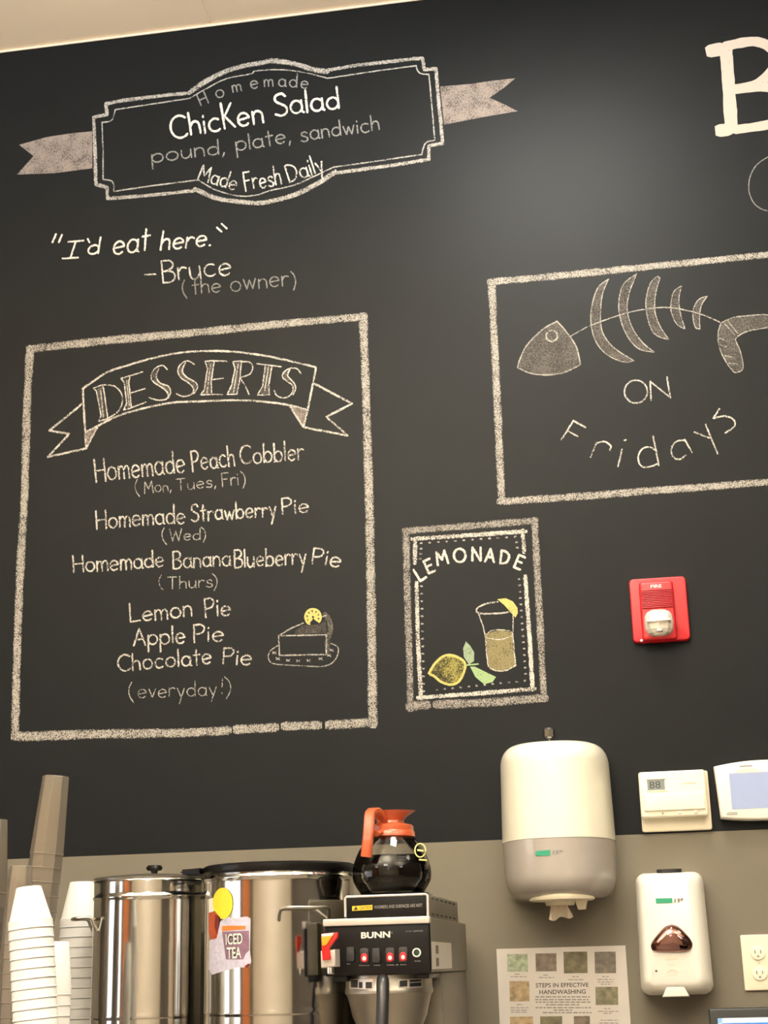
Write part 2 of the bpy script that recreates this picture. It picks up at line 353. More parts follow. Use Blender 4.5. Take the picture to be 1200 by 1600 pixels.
# ------------------------------------------------------------------ chalk drawing
def E_(cx, cy_, rx, ry, a0, a1, n=18):
    return [(cx+rx*math.cos(math.radians(a0+(a1-a0)*k/n)), cy_+ry*math.sin(math.radians(a0+(a1-a0)*k/n))) for k in range(n+1)]
def sp_(*p): return [tuple(v)[:2] for v in cr_spline([(x, y, 0) for x, y in p], 6)]
ST = [(0, 1), (0, 0)]
G = {
 'a': (.5, [E_(.24, .28, .24, .28, 40, 385), [(.47, .55), (.47, .03), (.54, .0)]]),
 'b': (.5, [ST, E_(.25, .28, .24, .28, 160, -180)]),
 'c': (.46, [E_(.26, .28, .26, .28, 50, 312)]),
 'd': (.5, [E_(.24, .27, .24, .27, 20, 350), [(.48, 1), (.48, 0)]]),
 'e': (.48, [[(.02, .27), (.46, .33)]+E_(.24, .28, .24, .28, 12, 315)]),
 'h': (.42, [ST, sp_((0, .32), (.12, .52), (.28, .55), (.38, .42), (.41, 0))]),
 'i': (.06, [[(.02, .55), (.02, 0)], [(.02, .76), (.03, .82)]]),
 'k': (.42, [ST, [(.36, .62), (.0, .25)], [(.1, .33), (.42, 0)]]),
 'K': (.46, [[(0, 1.12), (.02, 0)], [(.42, 1.05), (.02, .42)], [(.1, .52), (.46, 0)]]),
 'l': (.05, [[(.02, 1), (.02, 0)]]),
 'm': (.64, [[(0, .56), (0, 0)], sp_((0, .38), (.1, .53), (.22, .54), (.3, .4), (.31, 0)), sp_((.31, .38), (.42, .53), (.54, .54), (.62, .4), (.63, 0))]),
 'n': (.42, [[(0, .56), (0, 0)], sp_((0, .36), (.12, .53), (.27, .54), (.39, .4), (.41, 0))]),
 'o': (.52, [E_(.26, .28, .26, .28, 80, 445)]),
 'p': (.5, [[(0, .55), (0, -.42)], E_(.25, .28, .25, .28, 170, -185)]),
 'r': (.32, [[(0, .56), (0, 0)], sp_((0, .34), (.1, .5), (.22, .56), (.34, .5))]),
 's': (.38, [sp_((.36, .48), (.22, .57), (.06, .5), (.06, .37), (.2, .29), (.36, .2), (.34, .05), (.18, 0), (0, .07))]),
 't': (.34, [[(.16, .92), (.17, .0)], [(0, .6), (.36, .63)]]),
 'u': (.45, [sp_((0, .55), (.02, .15), (.15, 0), (.3, .05), (.41, .25)), [(.42, .56), (.44, 0)]]),
 'v': (.4, [[(0, .55), (.2, 0), (.4, .55)]]),
 'w': (.62, [[(0, .55), (.15, 0), (.3, .48), (.46, 0), (.62, .55)]]),
 'y': (.42, [[(0, .55), (.2, .05)], [(.42, .55), (.12, -.42)]]),
 'A': (.64, [[(0, 0), (.32, 1), (.64, 0)], [(.12, .36), (.52, .36)]]),
 'B': (.5, [ST, sp_((0, 1), (.3, 1), (.45, .86), (.42, .66), (.2, .54), (0, .52)), sp_((0, .52), (.32, .5), (.5, .34), (.46, .1), (.25, 0), (0, 0))]),
 'C': (.66, [E_(.4, .5, .4, .5, 48, 312)]),
 'D': (.6, [ST, sp_((0, 1), (.3, .95), (.56, .72), (.58, .4), (.4, .1), (0, 0))]),
 'E': (.48, [ST, [(0, 1), (.48, 1)], [(0, .52), (.4, .52)], [(0, 0), (.48, 0)]]),
 'F': (.46, [ST, [(0, 1), (.46, 1)], [(0, .54), (.36, .55)]]),
 'H': (.6, [[(0, 1), (.02, 0)], [(.58, 1), (.6, 0)], [(0, .48), (.6, .5)]]),
 'L': (.5, [[(0, 1), (0, 0), (.5, .03)]]),
 'M': (.74, [[(0, 0), (.08, 1), (.36, .35), (.64, 1), (.74, 0)]]),
 'N': (.56, [[(0, 0), (0, 1), (.56, 0), (.56, 1)]]),
 'O': (.84, [E_(.42, .5, .42, .5, 90, 450, 26)]),
 'P': (.48, [[(.0, 1), (.02, 0)], sp_((0, .98), (.3, 1), (.47, .84), (.42, .6), (.25, .48), (0, .46))]),
 'S': (.5, [sp_((.48, .86), (.32, 1), (.08, .92), (.05, .7), (.25, .54), (.45, .4), (.48, .15), (.28, 0), (0, .1))]),
 'T': (.6, [[(0, 1), (.6, 1)], [(.3, 1), (.3, 0)]]),
 'W': (.84, [[(0, 1), (.2, 0), (.42, .8), (.62, 0), (.84, 1)]]),
 '(': (.2, [sp_((.2, 1.1), (.02, .72), (.01, .25), (.18, -.22))]),
 ')': (.2, [sp_((0, 1.1), (.18, .75), (.19, .25), (.0, -.22))]),
 ',': (.12, [[(.08, .08), (0, -.18)]]),
 '.': (.08, [[(.02, .03), (.06, .03)]]),
 '!': (.08, [[(.04, 1), (.04, .45)], [(.04, .08), (.05, .03)]]),
}
EPS = -.0008
class Chalk:
    """ribbons of chalk lying on the wall, laid out in photo pixels and projected onto the wall plane"""
    def __init__(s, y=EPS): s.v = []; s.f = []; s.uv = []; s.y = y; s.n = 0; s.rng = random.Random(3)
    def put(s, x, y): p = P(x, y, s.y-(s.n % 14)*4e-5); s.v.append(p); return len(s.v)-1
    def ribbon(s, pts, w, jit=.12, ext=.3):
        pts = [Vector((p[0], p[1])) for p in pts]
        seg = [[pts[0]]]
        for i in range(1, len(pts)):
            seg[-1].append(pts[i])
            if 0 < i < len(pts)-1:
                a = pts[i]-pts[i-1]; b = pts[i+1]-pts[i]
                if a.length > 1e-6 and b.length > 1e-6 and abs(a.angle_signed(b)) > .75: seg.append([pts[i]])
        if w > 9: ext = 0
        for g in seg:
            if len(g) < 2: continue
            s.n += 1
            d0 = (g[0]-g[1]); d1 = (g[-1]-g[-2])
            if d0.length < 1e-6 or d1.length < 1e-6: continue
            g = [g[0]+d0.normalized()*w*ext]+g[1:-1]+[g[-1]+d1.normalized()*w*ext]
            out = [g[0]]; st = max(1.6, min(w*.5, 6))
            for i in range(1, len(g)):
                L = (g[i]-g[i-1]).length; n = max(1, int(round(L/st)))
                for k in range(1, n+1): out.append(g[i-1].lerp(g[i], k/n))
            prev = None; acc = 0; wj = 1.
            for i, p in enumerate(out):
                d = out[min(i+1, len(out)-1)]-out[max(i-1, 0)]
                if d.length < 1e-9: continue
                d.normalize(); nn = Vector((-d.y, d.x))
                acc = acc*.8+s.rng.uniform(-jit, jit)*.5*min(w, 5)*.4; wj = wj*.8+.2*(1+s.rng.uniform(-jit, jit)*2.2)
                c = p+nn*acc; h = w*.5*wj
                if i == 0 or i == len(out)-1: h *= .72
                a = s.put(*(c+nn*h)); m = s.put(*c); b = s.put(*(c-nn*h))
                if prev:
                    for (q0, q1, r0, r1, u0, u1) in ((prev[0], prev[1], a, m, 1, 0), (prev[1], prev[2], m, b, 0, -1)):
                        s.f.append((q0, q1, r1, r0)); s.uv.append((u0, u1, u1, u0))
                prev = (a, m, b)
        return s
    def word(s, txt, x0, y0, x1, y1, cap, w, slant=.03, gap=.16):
        gl = [G[c] for c in txt]; tot = sum(g[0] for g in gl)+gap*(len(gl)-1)
        d = Vector((x1-x0, y1-y0)); L = d.length; d.normalize(); up = Vector((d.y, -d.x)); k = L/tot; x = 0
        for g in gl:
            dy = s.rng.uniform(-.035, .035)*cap; hs = s.rng.uniform(.95, 1.06)
            for stq in g[1]:
                s.ribbon([Vector((x0, y0))+d*((x+px+slant*py)*k)+up*(py*cap*hs+dy) for px, py in stq], w)
            x += g[0]+gap
        return s
    def glyph(s, c, x, y, ang, cap, w, wx=1.):
        g = G[c]; a = math.radians(ang); d = Vector((math.cos(a), math.sin(a))); up = Vector((d.y, -d.x))
        for stq in g[1]: s.ribbon([Vector((x, y))+d*((px-g[0]/2)*cap*wx)+up*(py*cap) for px, py in stq], w)
        return s
    def fill(s, poly):
        s.n += 1
        for tri in tessellate_polygon([[Vector((x, y, 0)) for x, y in poly]]):
            s.f.append(tuple(s.put(*poly[k]) for k in tri)); s.uv.append((0, 0, 0))
        return s
    def build(s, name, m, parent=None, label=None):
        me = bpy.data.meshes.new(name); o = bpy.data.objects.new(name, me); COL.objects.link(o)
        off = Vector(root_of(parent).location) if parent else Vector((0, 0, 0))
        me.from_pydata([v-off for v in s.v], [], s.f); u = me.uv_layers.new(name='UVMap')
        i = 0
        for us in s.uv:
            for q in us: u.data[i].uv = (0, q); i += 1
        me.materials.append(m); o.parent = parent
        # every ribbon faces the room
        b = bmesh.new(); b.from_mesh(me); b.normal_update()
        fl = [f for f in b.faces if f.normal.y > 0]; bmesh.ops.reverse_faces(b, faces=fl); b.to_mesh(me); b.free()
        if label: o['label'] = label
        return o
def Z(ox, oy, k): return lambda *pts: [(ox+x/k, oy+y/k) for x, y in pts]
def sq(pts): return [(v.x, v.y) for v in cr_spline([(x, y, 0) for x, y in pts], 6)]
def lines(t, rows, m, w, name='word'):
    for words in rows:
        for q in words:
            if q[0] in '()!': continue
            c = Chalk(); c.rng = random.Random(len(t.children)*7+1); c.word(*q[:6], w if len(q) < 7 else q[6]); c.build(name, m, t)
        br = [q for q in words if q[0] in '()!']
        for q in br: c = Chalk(); c.word(*q[:6], w); c.build('punctuation_mark', m, t)
def letters(t, items, m, w):
    for ch, x, y, a, cap, wx in items: Chalk().glyph(ch, x, y, a, cap, w, wx).build('letter', m, t)
def at(px, py): return P(px, py, 0)

# --- chicken salad banner
t = thing('chalk_sign', at(415, 205), 'chalk ribbon banner for chicken salad with stepped frame, topmost on the blackboard', 'chalk sign')
z1 = Z(0, 60, 2.857); z2 = Z(400, 60, 2.857)
c = Chalk()
outer_t = z1((418, 352), (478, 340), (472, 292), (560, 275), (700, 258), (845, 243))
outer_t2 = sq(z1((845, 243), (930, 185), (1040, 135), (1170, 108)) + z2((80, 100), (180, 115), (260, 140), (320, 148)))
outer_r = z2((320, 142), (440, 122), (600, 103), (742, 88), (752, 140), (803, 134), (812, 250), (826, 380), (832, 468), (772, 480), (772, 540), (620, 565), (360, 600))
outer_b = sq(z2((355, 595), (280, 645), (180, 695), (60, 728)) + z1((1140, 735), (1060, 728), (960, 712), (870, 672)))
outer_l = z1((865, 680), (700, 698), (480, 715), (478, 665), (428, 652), (425, 520), (418, 352))
for q, wd in ((outer_t, 6.5), (outer_t2, 9), (outer_r, 6.5), (outer_b, 9), (outer_l, 6.5)): c.ribbon(q, wd)
c.build('banner_outer_frame', CH['frame'], t)
c = Chalk()
c.ribbon(z1((845, 268), (700, 290), (515, 318)), 2.6)
c.ribbon(sq(z1((515, 318), (505, 355), (490, 370), (455, 375))), 2.6)
c.ribbon(z1((455, 375), (460, 500), (460, 630)), 2.6)
c.ribbon(sq(z1((460, 630), (495, 635), (508, 655), (508, 683))), 2.6)
c.ribbon(z1((508, 683), (700, 655), (885, 632)), 2.6)
c.ribbon(sq(z1((885, 632), (960, 675), (1060, 703), (1140, 700)) + z2((60, 680), (170, 655), (260, 615), (345, 575))), 2.6)
c.ribbon(z2((345, 575), (560, 545), (740, 518)), 2.6)
c.ribbon(sq(z2((740, 518), (750, 480), (765, 462), (798, 455))), 2.6)
c.ribbon(z2((798, 455), (785, 300), (772, 160)), 2.6)
c.ribbon(sq(z2((772, 160), (740, 158), (722, 145), (715, 122))), 2.6)
c.ribbon(z2((715, 122), (560, 142), (320, 178)), 2.6)
c.ribbon(sq(z2((320, 178), (230, 155), (120, 140), (0, 145)) + z1((1120, 158), (1010, 180), (920, 225), (845, 268))), 2.4)
c.build('banner_inner_line', CH['mid'], t)
for poly in (z1((412, 415), (330, 422), (210, 440), (85, 475), (150, 525), (75, 608), (240, 602), (412, 580)),
             z2((822, 215), (960, 203), (1060, 188), (1158, 178), (1105, 222), (1042, 265), (1110, 295), (1168, 325), (1010, 352), (840, 385))):
    c = Chalk(-.0005); c.fill(poly); rg = random.Random(5)
    c.build('ribbon_tail', CH['ribbon'], t)
for ch, x, y, a, cap in (('H', 320, 163, -22, 19), ('o', 345, 152, -16, 21), ('m', 371, 143, -12, 19), ('e', 398, 138, -8, 21), ('m', 420, 135, -3, 19), ('a', 441, 135, 0, 20), ('d', 458, 136, 3, 21), ('e', 475, 138, 8, 20)):
    letters(t, [(ch, x, y, a, cap, 1.1)], CH['faint'], 2.4)
lines(t, [[('ChicKen', 269, 217, 412, 191, 34), ('Salad', 431, 182, 530, 168, 34)]], CH['bright'], 4.2)
lines(t, [[('pound,', 238, 254, 352, 240, 24), ('plate,', 370, 236, 455, 222, 24), ('sandwich', 471, 221, 593, 203, 25)]], CH['faint'], 2.6)
lines(t, [[('Made', 309, 280, 367, 297, 24), ('Fresh', 384, 298, 440, 288, 29), ('Daily', 453, 285, 507, 266, 28)]], CH['text'], 3.2)

# --- quotation
t = thing('chalk_quote', at(260, 415), 'handwritten chalk quotation saying the owner would eat here, above the dessert board', 'chalk writing')
z3 = Z(50, 330, 2.667); c = Chalk()
for pr_ in ((((100, 95), (85, 130)), ((125, 98), (112, 130))), (((770, 68), (790, 85)), ((790, 52), (812, 72)))):
    c = Chalk()
    for q in pr_: c.ribbon(z3(*q), 3.4)
    c.build('quotation_mark', CH['bright'], t)
c = Chalk()
for q in (((150, 128), (215, 122)), ((183, 125), (160, 196)), ((127, 197), (193, 193)), ((232, 115), (240, 130))):
    c.ribbon(z3(*q), 3.4)
c.word('d', 137, 398, 154, 396, 26, 3.6, .2)
c.build('word', CH['bright'], t)
c = Chalk(); c.word('eat', 177, 397, 232, 391, 34, 3.8, .2); c.build('word', CH['bright'], t); c = Chalk(); c.word('here.', 251, 390, 329, 384, 29, 3.8, .2); c.build('word', CH['bright'], t)
c = Chalk(); c.ribbon(z3((470, 265), (515, 262)), 3.2); c.build('punctuation_mark', CH['text'], t); lines(t, [[('Bruce', 255, 441, 361, 428, 33)]], CH['text'], 3.4)
lines(t, [[('(', 287, 462, 292, 461, 22), ('the', 301, 460, 345, 456, 24), ('owner', 361, 455, 451, 446, 27), (')', 458, 448, 463, 447, 22)]], CH['faint'], 2.2)

# --- dessert board
t = thing('chalk_menu', at(304, 820), 'large chalk dessert menu listing pies and cobbler inside a thick grainy frame', 'chalk sign')
c = Chalk()
c.ribbon([(41, 546), (110, 538), (175, 531), (290, 521), (430, 507), (574, 494)], 14)
c.ribbon([(47, 541), (42, 640), (38, 780), (31, 900), (27, 1010), (23, 1155)], 14)
c.ribbon([(17, 1151), (150, 1147), (290, 1145), (362, 1141)], 16); c.ribbon([(364, 1140), (436, 1136)], 16); c.ribbon([(439, 1135), (503, 1133)], 15); c.ribbon([(508, 1133), (590, 1128)], 16)
c.ribbon([(567, 488), (572, 620), (577, 780), (580, 950), (583, 1138)], 16)
c.build('chalk_frame', CH['frame'], t)
z4 = Z(0, 470, 3.75); z5 = Z(290, 470, 3.75)
c = Chalk()
top = sq(z4((485, 515), (625, 420), (750, 378), (900, 335), (1090, 300)) + z5((230, 295), (440, 318), (600, 350), (765, 390)))
bot = sq(z4((505, 770), (570, 735), (690, 675), (840, 630), (1000, 598)) + z5((0, 592), (300, 583), (450, 590), (600, 610), (715, 640)))
for q in (top, bot, z4((485, 515), (505, 865)), z4((480, 605), (290, 760), (405, 780), (280, 915), (505, 865), (570, 740)),
          z5((765, 390), (715, 640), (690, 740)), z5((755, 485), (975, 603), (825, 680), (950, 790), (690, 740), (610, 615))): c.ribbon(q, 4.0)
c.build('title_ribbon', CH['text'], t)
for q in (z4((508, 772), (570, 738), (508, 862)), z5((612, 615), (714, 643), (690, 738))): Chalk(-.0005).fill(q).build('ribbon_fold', CH['ribbon'], t)
c = Chalk(); fls = []
def FL(p): fls.append(Chalk(-.0005).fill(p))
def L(z, *p, w=2.7): c.ribbon(z(*p), w)
def LS(z, *p, w=2.7): c.ribbon(sq(z(*p)), w)
# D E S S
L(z4, (548, 512), (600, 492), (608, 520), (632, 690), (580, 706), (592, 670), (565, 530), (548, 512)); LS(z4, (605, 492), (670, 500), (712, 545), (715, 600), (690, 650), (632, 690)); FL(z4((570, 515), (596, 505), (618, 680), (595, 690)))
L(z4, (590, 525), (605, 680), w=1.8)
L(z4, (710, 455), (760, 440), (755, 480), (770, 628), (725, 640), (742, 600), (728, 480), (710, 455)); FL(z4((728, 462), (752, 455), (768, 622), (744, 628)))
L(z4, (755, 442), (835, 416)); L(z4, (765, 540), (850, 515)); L(z4, (770, 626), (855, 594)); L(z4, (742, 470), (758, 615), w=1.8)
LS(z4, (980, 402), (950, 378), (905, 400), (885, 445), (905, 480), (960, 515), (985, 545), (975, 575), (925, 582), (875, 568)); LS(z4, (930, 400), (915, 440), (935, 480), (985, 500), (1000, 535), (985, 570)); FL(z4((920, 395), (890, 430), (905, 475), (975, 530), (985, 560), (998, 535), (980, 500), (930, 470), (915, 440)))
LS(z4, (1138, 372), (1100, 352), (1060, 370), (1042, 410), (1060, 450), (1110, 485), (1135, 520), (1115, 552), (1070, 560), (1033, 543)); LS(z4, (1085, 365), (1068, 410), (1090, 445), (1140, 475), (1158, 505), (1135, 545)); FL(z4((1075, 365), (1047, 405), (1062, 445), (1130, 500), (1135, 535), (1155, 505), (1138, 475), (1085, 440), (1070, 405)))
# E R T S
L(z5, (115, 355), (168, 350), (150, 470), (152, 548), (88, 552), (110, 520), (128, 400), (115, 355)); FL(z5((132, 362), (160, 358), (142, 540), (108, 545)))
L(z5, (165, 352), (243, 354)); L(z5, (150, 462), (220, 454)); L(z5, (150, 548), (214, 549)); L(z5, (146, 372), (125, 540), w=1.8)
L(z5, (278, 356), (326, 352), (318, 460), (300, 548), (244, 548), (268, 500), (290, 400), (278, 356)); LS(z5, (325, 356), (375, 360), (394, 390), (375, 430), (320, 450)); L(z5, (320, 450), (350, 500), (372, 548)); FL(z5((292, 362), (320, 358), (298, 540), (260, 542)))
L(z5, (308, 372), (280, 540), w=1.8)
L(z5, (418, 368), (560, 386)); L(z5, (468, 380), (450, 500), (422, 552), (490, 550), (488, 490), (505, 386)); FL(z5((472, 382), (500, 386), (482, 545), (436, 548)))
L(z5, (485, 390), (462, 540), w=1.8)
LS(z5, (675, 428), (655, 400), (610, 396), (575, 420), (570, 450), (600, 475), (628, 500), (620, 545), (580, 568), (535, 556), (520, 525)); LS(z5, (610, 405), (598, 440), (630, 475), (645, 510), (630, 550)); FL(z5((605, 402), (578, 425), (575, 448), (625, 495), (625, 540), (642, 510), (630, 475), (598, 440)))
tl = c.build('title_lettering', CH['text'], t); [q.build('letter_shading', CH['fill'], tl) for q in fls]
B_ = [
 [('Homemade', 150, 753, 289, 738, 34), ('Peach', 301, 736, 367, 728, 31), ('Cobbler', 376, 725, 474, 718, 29)],
 [('Homemade', 151, 826, 289, 817, 28), ('Strawberry', 299, 815, 431, 806, 26), ('Pie', 441, 803, 482, 800, 24)],
 [('Homemade', 115, 895, 256, 885, 27), ('Banana', 271, 888, 360, 883, 26), ('Blueberry', 367, 887, 478, 881, 27), ('Pie', 487, 881, 531, 886, 26)],
 [('Lemon', 204, 972, 300, 963, 27), ('Pie', 321, 964, 360, 961, 28)],
 [('Apple', 209, 1009, 289, 1004, 27), ('Pie', 303, 1003, 349, 1001, 27)],
 [('Chocolate', 185, 1049, 330, 1037, 26), ('Pie', 348, 1037, 392, 1039, 26)]]
lines(t, B_, CH['text'], 3.4)
F_ = [
 [('(', 213, 772, 218, 771, 20), ('Mon,', 226, 771, 268, 767, 18), ('Tues,', 276, 767, 338, 761, 18), ('Fri', 348, 760, 373, 757, 20), (')', 379, 758, 384, 757, 20)],
 [('(', 255, 847, 260, 846, 20), ('Wed', 265, 845, 313, 843, 18), (')', 317, 843, 322, 842, 18)],
 [('(', 250, 919, 255, 918, 18), ('Thurs', 262, 920, 332, 917, 19), (')', 334, 918, 340, 917, 20)],
 [('(', 203, 1093, 209, 1092, 24), ('everyday', 216, 1091, 338, 1086, 24), ('!', 345, 1084, 348, 1084, 24), (')', 353, 1086, 361, 1085, 26)]]
lines(t, F_, CH['mid'], 2.0)
z7 = Z(290, 780, 3.75); c = Chalk()
for q in (((545, 800), (620, 755), (690, 725)), ((545, 800), (825, 795)), ((545, 800), (550, 915)), ((550, 915), (825, 910)), ((825, 795), (825, 905)), ((795, 690), (825, 680))): c.ribbon(z7(*q), 2.8)
c.ribbon(sq(z7((540, 858), (495, 890), (485, 930), (510, 962), (600, 972), (700, 977), (800, 980), (855, 962), (885, 925), (896, 880), (880, 858), (850, 845))), 2.0)
for x, y in ((520, 900), (540, 935), (600, 945), (660, 948), (720, 945), (790, 935), (840, 915), (855, 885)): c.ribbon(z7((x-10, y-6), (x+10, y+6)), 2); c.ribbon(z7((x-10, y+6), (x+10, y-6)), 1.6)
pd = c.build('pie_drawing', CH['mid'], t)
c = Chalk(); c.ribbon(sq(z7((815, 672), (842, 710), (850, 770), (832, 820), (832, 895))), 8); c.build('crust', CH['fill'], pd)
c = Chalk(-.0005); c.fill(z7((640, 770), (690, 735), (790, 735), (820, 700), (825, 785), (640, 792))); c.build('filling', CH['fillfaint'], pd)
c = Chalk(-.0012); c.ribbon(E_(489, 964, 12.2, 12.4, 115, 400), 3.4)
for a in range(130, 400, 38): c.ribbon([(489+3*math.cos(math.radians(a)), 964+3*math.sin(math.radians(a))), (489+10*math.cos(math.radians(a)), 964+10*math.sin(math.radians(a)))], 4.4)
c.build('lemon_slice', CH['yellow'], pd)

# --- lemonade poster
t = thing('chalk_poster', at(742, 960), 'narrow chalk lemonade sign with double frame, drawn glass and lemon', 'chalk sign')
z8 = Z(610, 790, 4.444)
c = Chalk(); c.ribbon([(628, 830), (841, 813)], 12); c.ribbon([(634, 825), (638, 980), (642, 1112)], 13); c.ribbon([(835, 808), (843, 960), (850, 1097)], 12.5); c.ribbon([(634, 1104), (673, 1101)], 16); c.ribbon([(676, 1101), (760, 1098), (857, 1090)], 15)
c.build('outer_frame', CH['frame2'], t)
c = Chalk()
for q in (((152, 232), (940, 178)), ((172, 232), (172, 400)), ((918, 170), (930, 325)), ((182, 535), (190, 900), (212, 1340)), ((190, 1335), (600, 1305), (1005, 1272)), ((936, 490), (965, 900), (988, 1280))): c.ribbon(z8(*q), 8)
c.build('inner_frame', CH['text'], t)
def dots(a, b, n):
    c = Chalk()
    for k in range(n):
        x = a[0]+(b[0]-a[0])*k/(n-1); y = a[1]+(b[1]-a[1])*k/(n-1); c.ribbon(z8((x-5, y), (x+7, y-1)), 3.6, .1, .2)
    c.build('dotted_line_pattern', CH['mid'], t)
dots((212, 262), (865, 216), 12); dots((212, 300), (206, 370), 3); dots((215, 560), (230, 1290), 15); dots((320, 1280), (932, 1216), 12); dots((875, 255), (880, 292), 2); dots((893, 510), (938, 1170), 16)
for ch, x, y, a in (('L', 661.5, 905, -32), ('E', 675, 893.5, -25), ('M', 692.5, 881.5, -12), ('O', 719, 878, -4), ('N', 744.5, 876, 0), ('A', 765, 878, 4), ('D', 788, 881, 6), ('E', 808, 888, 22)):
    letters(t, [(ch, x, y, a, 20.5, 1.1 if ch in 'MN' else 1.05)], CH['bright'], 4.4)
c = Chalk(-.0005); c.fill(z8((662, 890), (750, 865), (845, 878), (850, 980), (872, 1110), (800, 1142), (730, 1142), (680, 1120))); gd = c.build('lemonade_fill', CH['tan'], t)
c = Chalk()
c.ribbon(sq(z8((745, 668), (670, 680), (612, 706), (598, 735), (640, 750), (750, 748), (850, 735))), 3.2)
c.ribbon(z8((612, 750), (645, 840), (660, 910), (668, 1030), (680, 1120)), 2.6); c.ribbon(z8((852, 760), (850, 900), (858, 1000), (870, 1110)), 2.6)
c.ribbon(sq(z8((680, 1120), (730, 1145), (800, 1145), (870, 1110))), 2.4)
c.ribbon(sq(z8((662, 900), (700, 870), (760, 862), (840, 875), (838, 905), (760, 930), (672, 918))), 2.0)
c.build('glass_drawing', CH['text'], t)
c = Chalk(); c.fill(z8((742, 650), (800, 643), (850, 665), (882, 710), (885, 745), (868, 778), (830, 735), (790, 690))); c.build('lemon_wedge', CH['yellow'], t)
c = Chalk(-.0005); c.fill(z8((262, 1165), (285, 1130), (320, 1080), (370, 1040), (430, 1035), (490, 1060), (525, 1100), (515, 1160), (480, 1220), (420, 1248), (360, 1235), (310, 1190), (275, 1185))); lm = c.build('lemon_drawing', CH['olive'], t)
c = Chalk(); c.ribbon(sq(z8((268, 1165), (310, 1095), (370, 1045), (430, 1040), (490, 1065), (520, 1105), (505, 1170), (470, 1225), (415, 1243), (350, 1222), (305, 1185), (268, 1165))), 4); c.build('lemon_outline', CH['yellow'], lm)
c = Chalk(); c.fill(z8((525, 943), (505, 990), (510, 1050), (545, 1103), (580, 1080), (582, 1020), (555, 975))); c.build('leaf', CH['greenpale'], t)
c = Chalk(); c.fill(z8((553, 1118), (590, 1190), (650, 1240), (710, 1225), (733, 1190), (650, 1150), (585, 1118))); c.ribbon(z8((520, 1108), (610, 1100)), 2.4); c.build('leaf', CH['green'], t)

# --- fish panel
t = thing('chalk_drawing', at(980, 600), 'large chalk-framed panel with a fish skeleton drawing for Fridays, at the right', 'chalk sign')
z9 = Z(740, 370, 3.72); z0 = Z(960, 370, 3.72)
c = Chalk(); c.ribbon([(761, 441), (870, 431), (1000, 418), (1100, 408), (1200, 398), (1420, 377)], 12); c.ribbon([(768, 437), (776, 610), (784, 788)], 13.5)
c.ribbon([(776, 784), (890, 777), (1000, 768), (1100, 761), (1200, 753), (1430, 737)], 12.5); c.ribbon([(1414, 378), (1424, 738)], 13)
c.build('chalk_frame', CH['frame'], t)
hd = z9((485, 490), (400, 540), (310, 630), (270, 710), (255, 760)); h2 = z9((255, 760), (330, 793), (420, 803), (520, 790), (622, 745)); h3 = z9((622, 745), (597, 640), (545, 560), (485, 490))
c = Chalk()
for q in (hd, h2, h3): c.ribbon(sq(q), 2.6)
fd = c.build('fish_head', CH['mid'], t)
f2 = Chalk(-.0005); f2.fill(sq(hd)[:-1]+sq(h2)[:-1]+sq(h3)[:-1]); f2.build('smudge', CH['fill'], fd)
c = Chalk(-.0012); c.ribbon(E_(862, 525, 9, 8.6, 0, 360), 3.2); c.build('eye', CH['mid'], fd)
c = Chalk(); c.ribbon(sq(z9((565, 577), (680, 515), (850, 455)) + z0((150, 425), (300, 410), (430, 430), (530, 460), (620, 500))), 2.2); c.build('fish_spine', CH['mid'], t)
ribs = [(z9, [(785, 245), (720, 300), (683, 430), (690, 550), (730, 640), (800, 700), (880, 728), (930, 720)], [(785, 245), (750, 330), (738, 440), (745, 540), (790, 620), (850, 670), (930, 720)]),
 (z0, [(130, 215), (50, 280), (25, 400), (45, 510), (90, 600), (150, 655), (230, 670)], [(130, 215), (85, 330), (75, 430), (105, 530), (160, 610), (230, 670)]),
 (z0, [(265, 240), (245, 232), (205, 280), (183, 380), (195, 480), (225, 555), (270, 585), (315, 595)], [(265, 240), (240, 330), (235, 430), (265, 520), (315, 595)]),
 (z0, [(390, 285), (345, 320), (328, 390), (335, 450), (365, 510), (410, 535)], [(390, 285), (375, 360), (385, 450), (410, 535)]),
 (z0, [(540, 345), (490, 365), (460, 420), (460, 490), (475, 530), (498, 535)], [(540, 345), (505, 400), (495, 470), (498, 535)])]
for z, a, b in ribs:
    A = sq(z(*a)); Bq = sq(z(*b)); c = Chalk(); c.ribbon(A, 2.0); c.ribbon(Bq, 2.0); rb_ = c.build('fish_rib', CH['mid'], t)
    f2 = Chalk(-.0005); f2.fill(A[:-1]+Bq[::-1][:-1]); f2.build('smudge', CH['fill'], rb_)
ta = z0((620, 500), (603, 560), (610, 640), (645, 720), (690, 782), (712, 790)); tb = z0((712, 790), (742, 775), (748, 740), (730, 660), (705, 600), (730, 570), (790, 545), (893, 528), (960, 530), (985, 545)); tc_ = z0((985, 545), (975, 495), (893, 455), (780, 458), (690, 470), (620, 500))
c = Chalk()
for q in (ta, tb, tc_): c.ribbon(sq(q), 2.2)
for q in (((640, 505), (700, 570)), ((660, 490), (715, 560)), ((640, 600), (610, 590)), ((650, 640), (615, 630)), ((690, 700), (640, 690)), ((720, 740), (660, 735))): c.ribbon(z0(*q), 1.6)
tf = c.build('fish_tail', CH['mid'], t)
f2 = Chalk(-.0005); f2.fill(sq(ta)[:-1]+sq(tb)[:-1]+sq(tc_)[:-1]); f2.build('smudge', CH['fill'], tf)
c = Chalk(); c.ribbon(E_(993.6, 612, 18, 18, 0, 360, 26), 3); c.ribbon(z0((213, 950), (208, 840)), 3); c.ribbon(z0((208, 840), (325, 935)), 3); c.ribbon(z0((325, 935), (305, 815)), 3.2)
c.build('word', CH['text'], t)
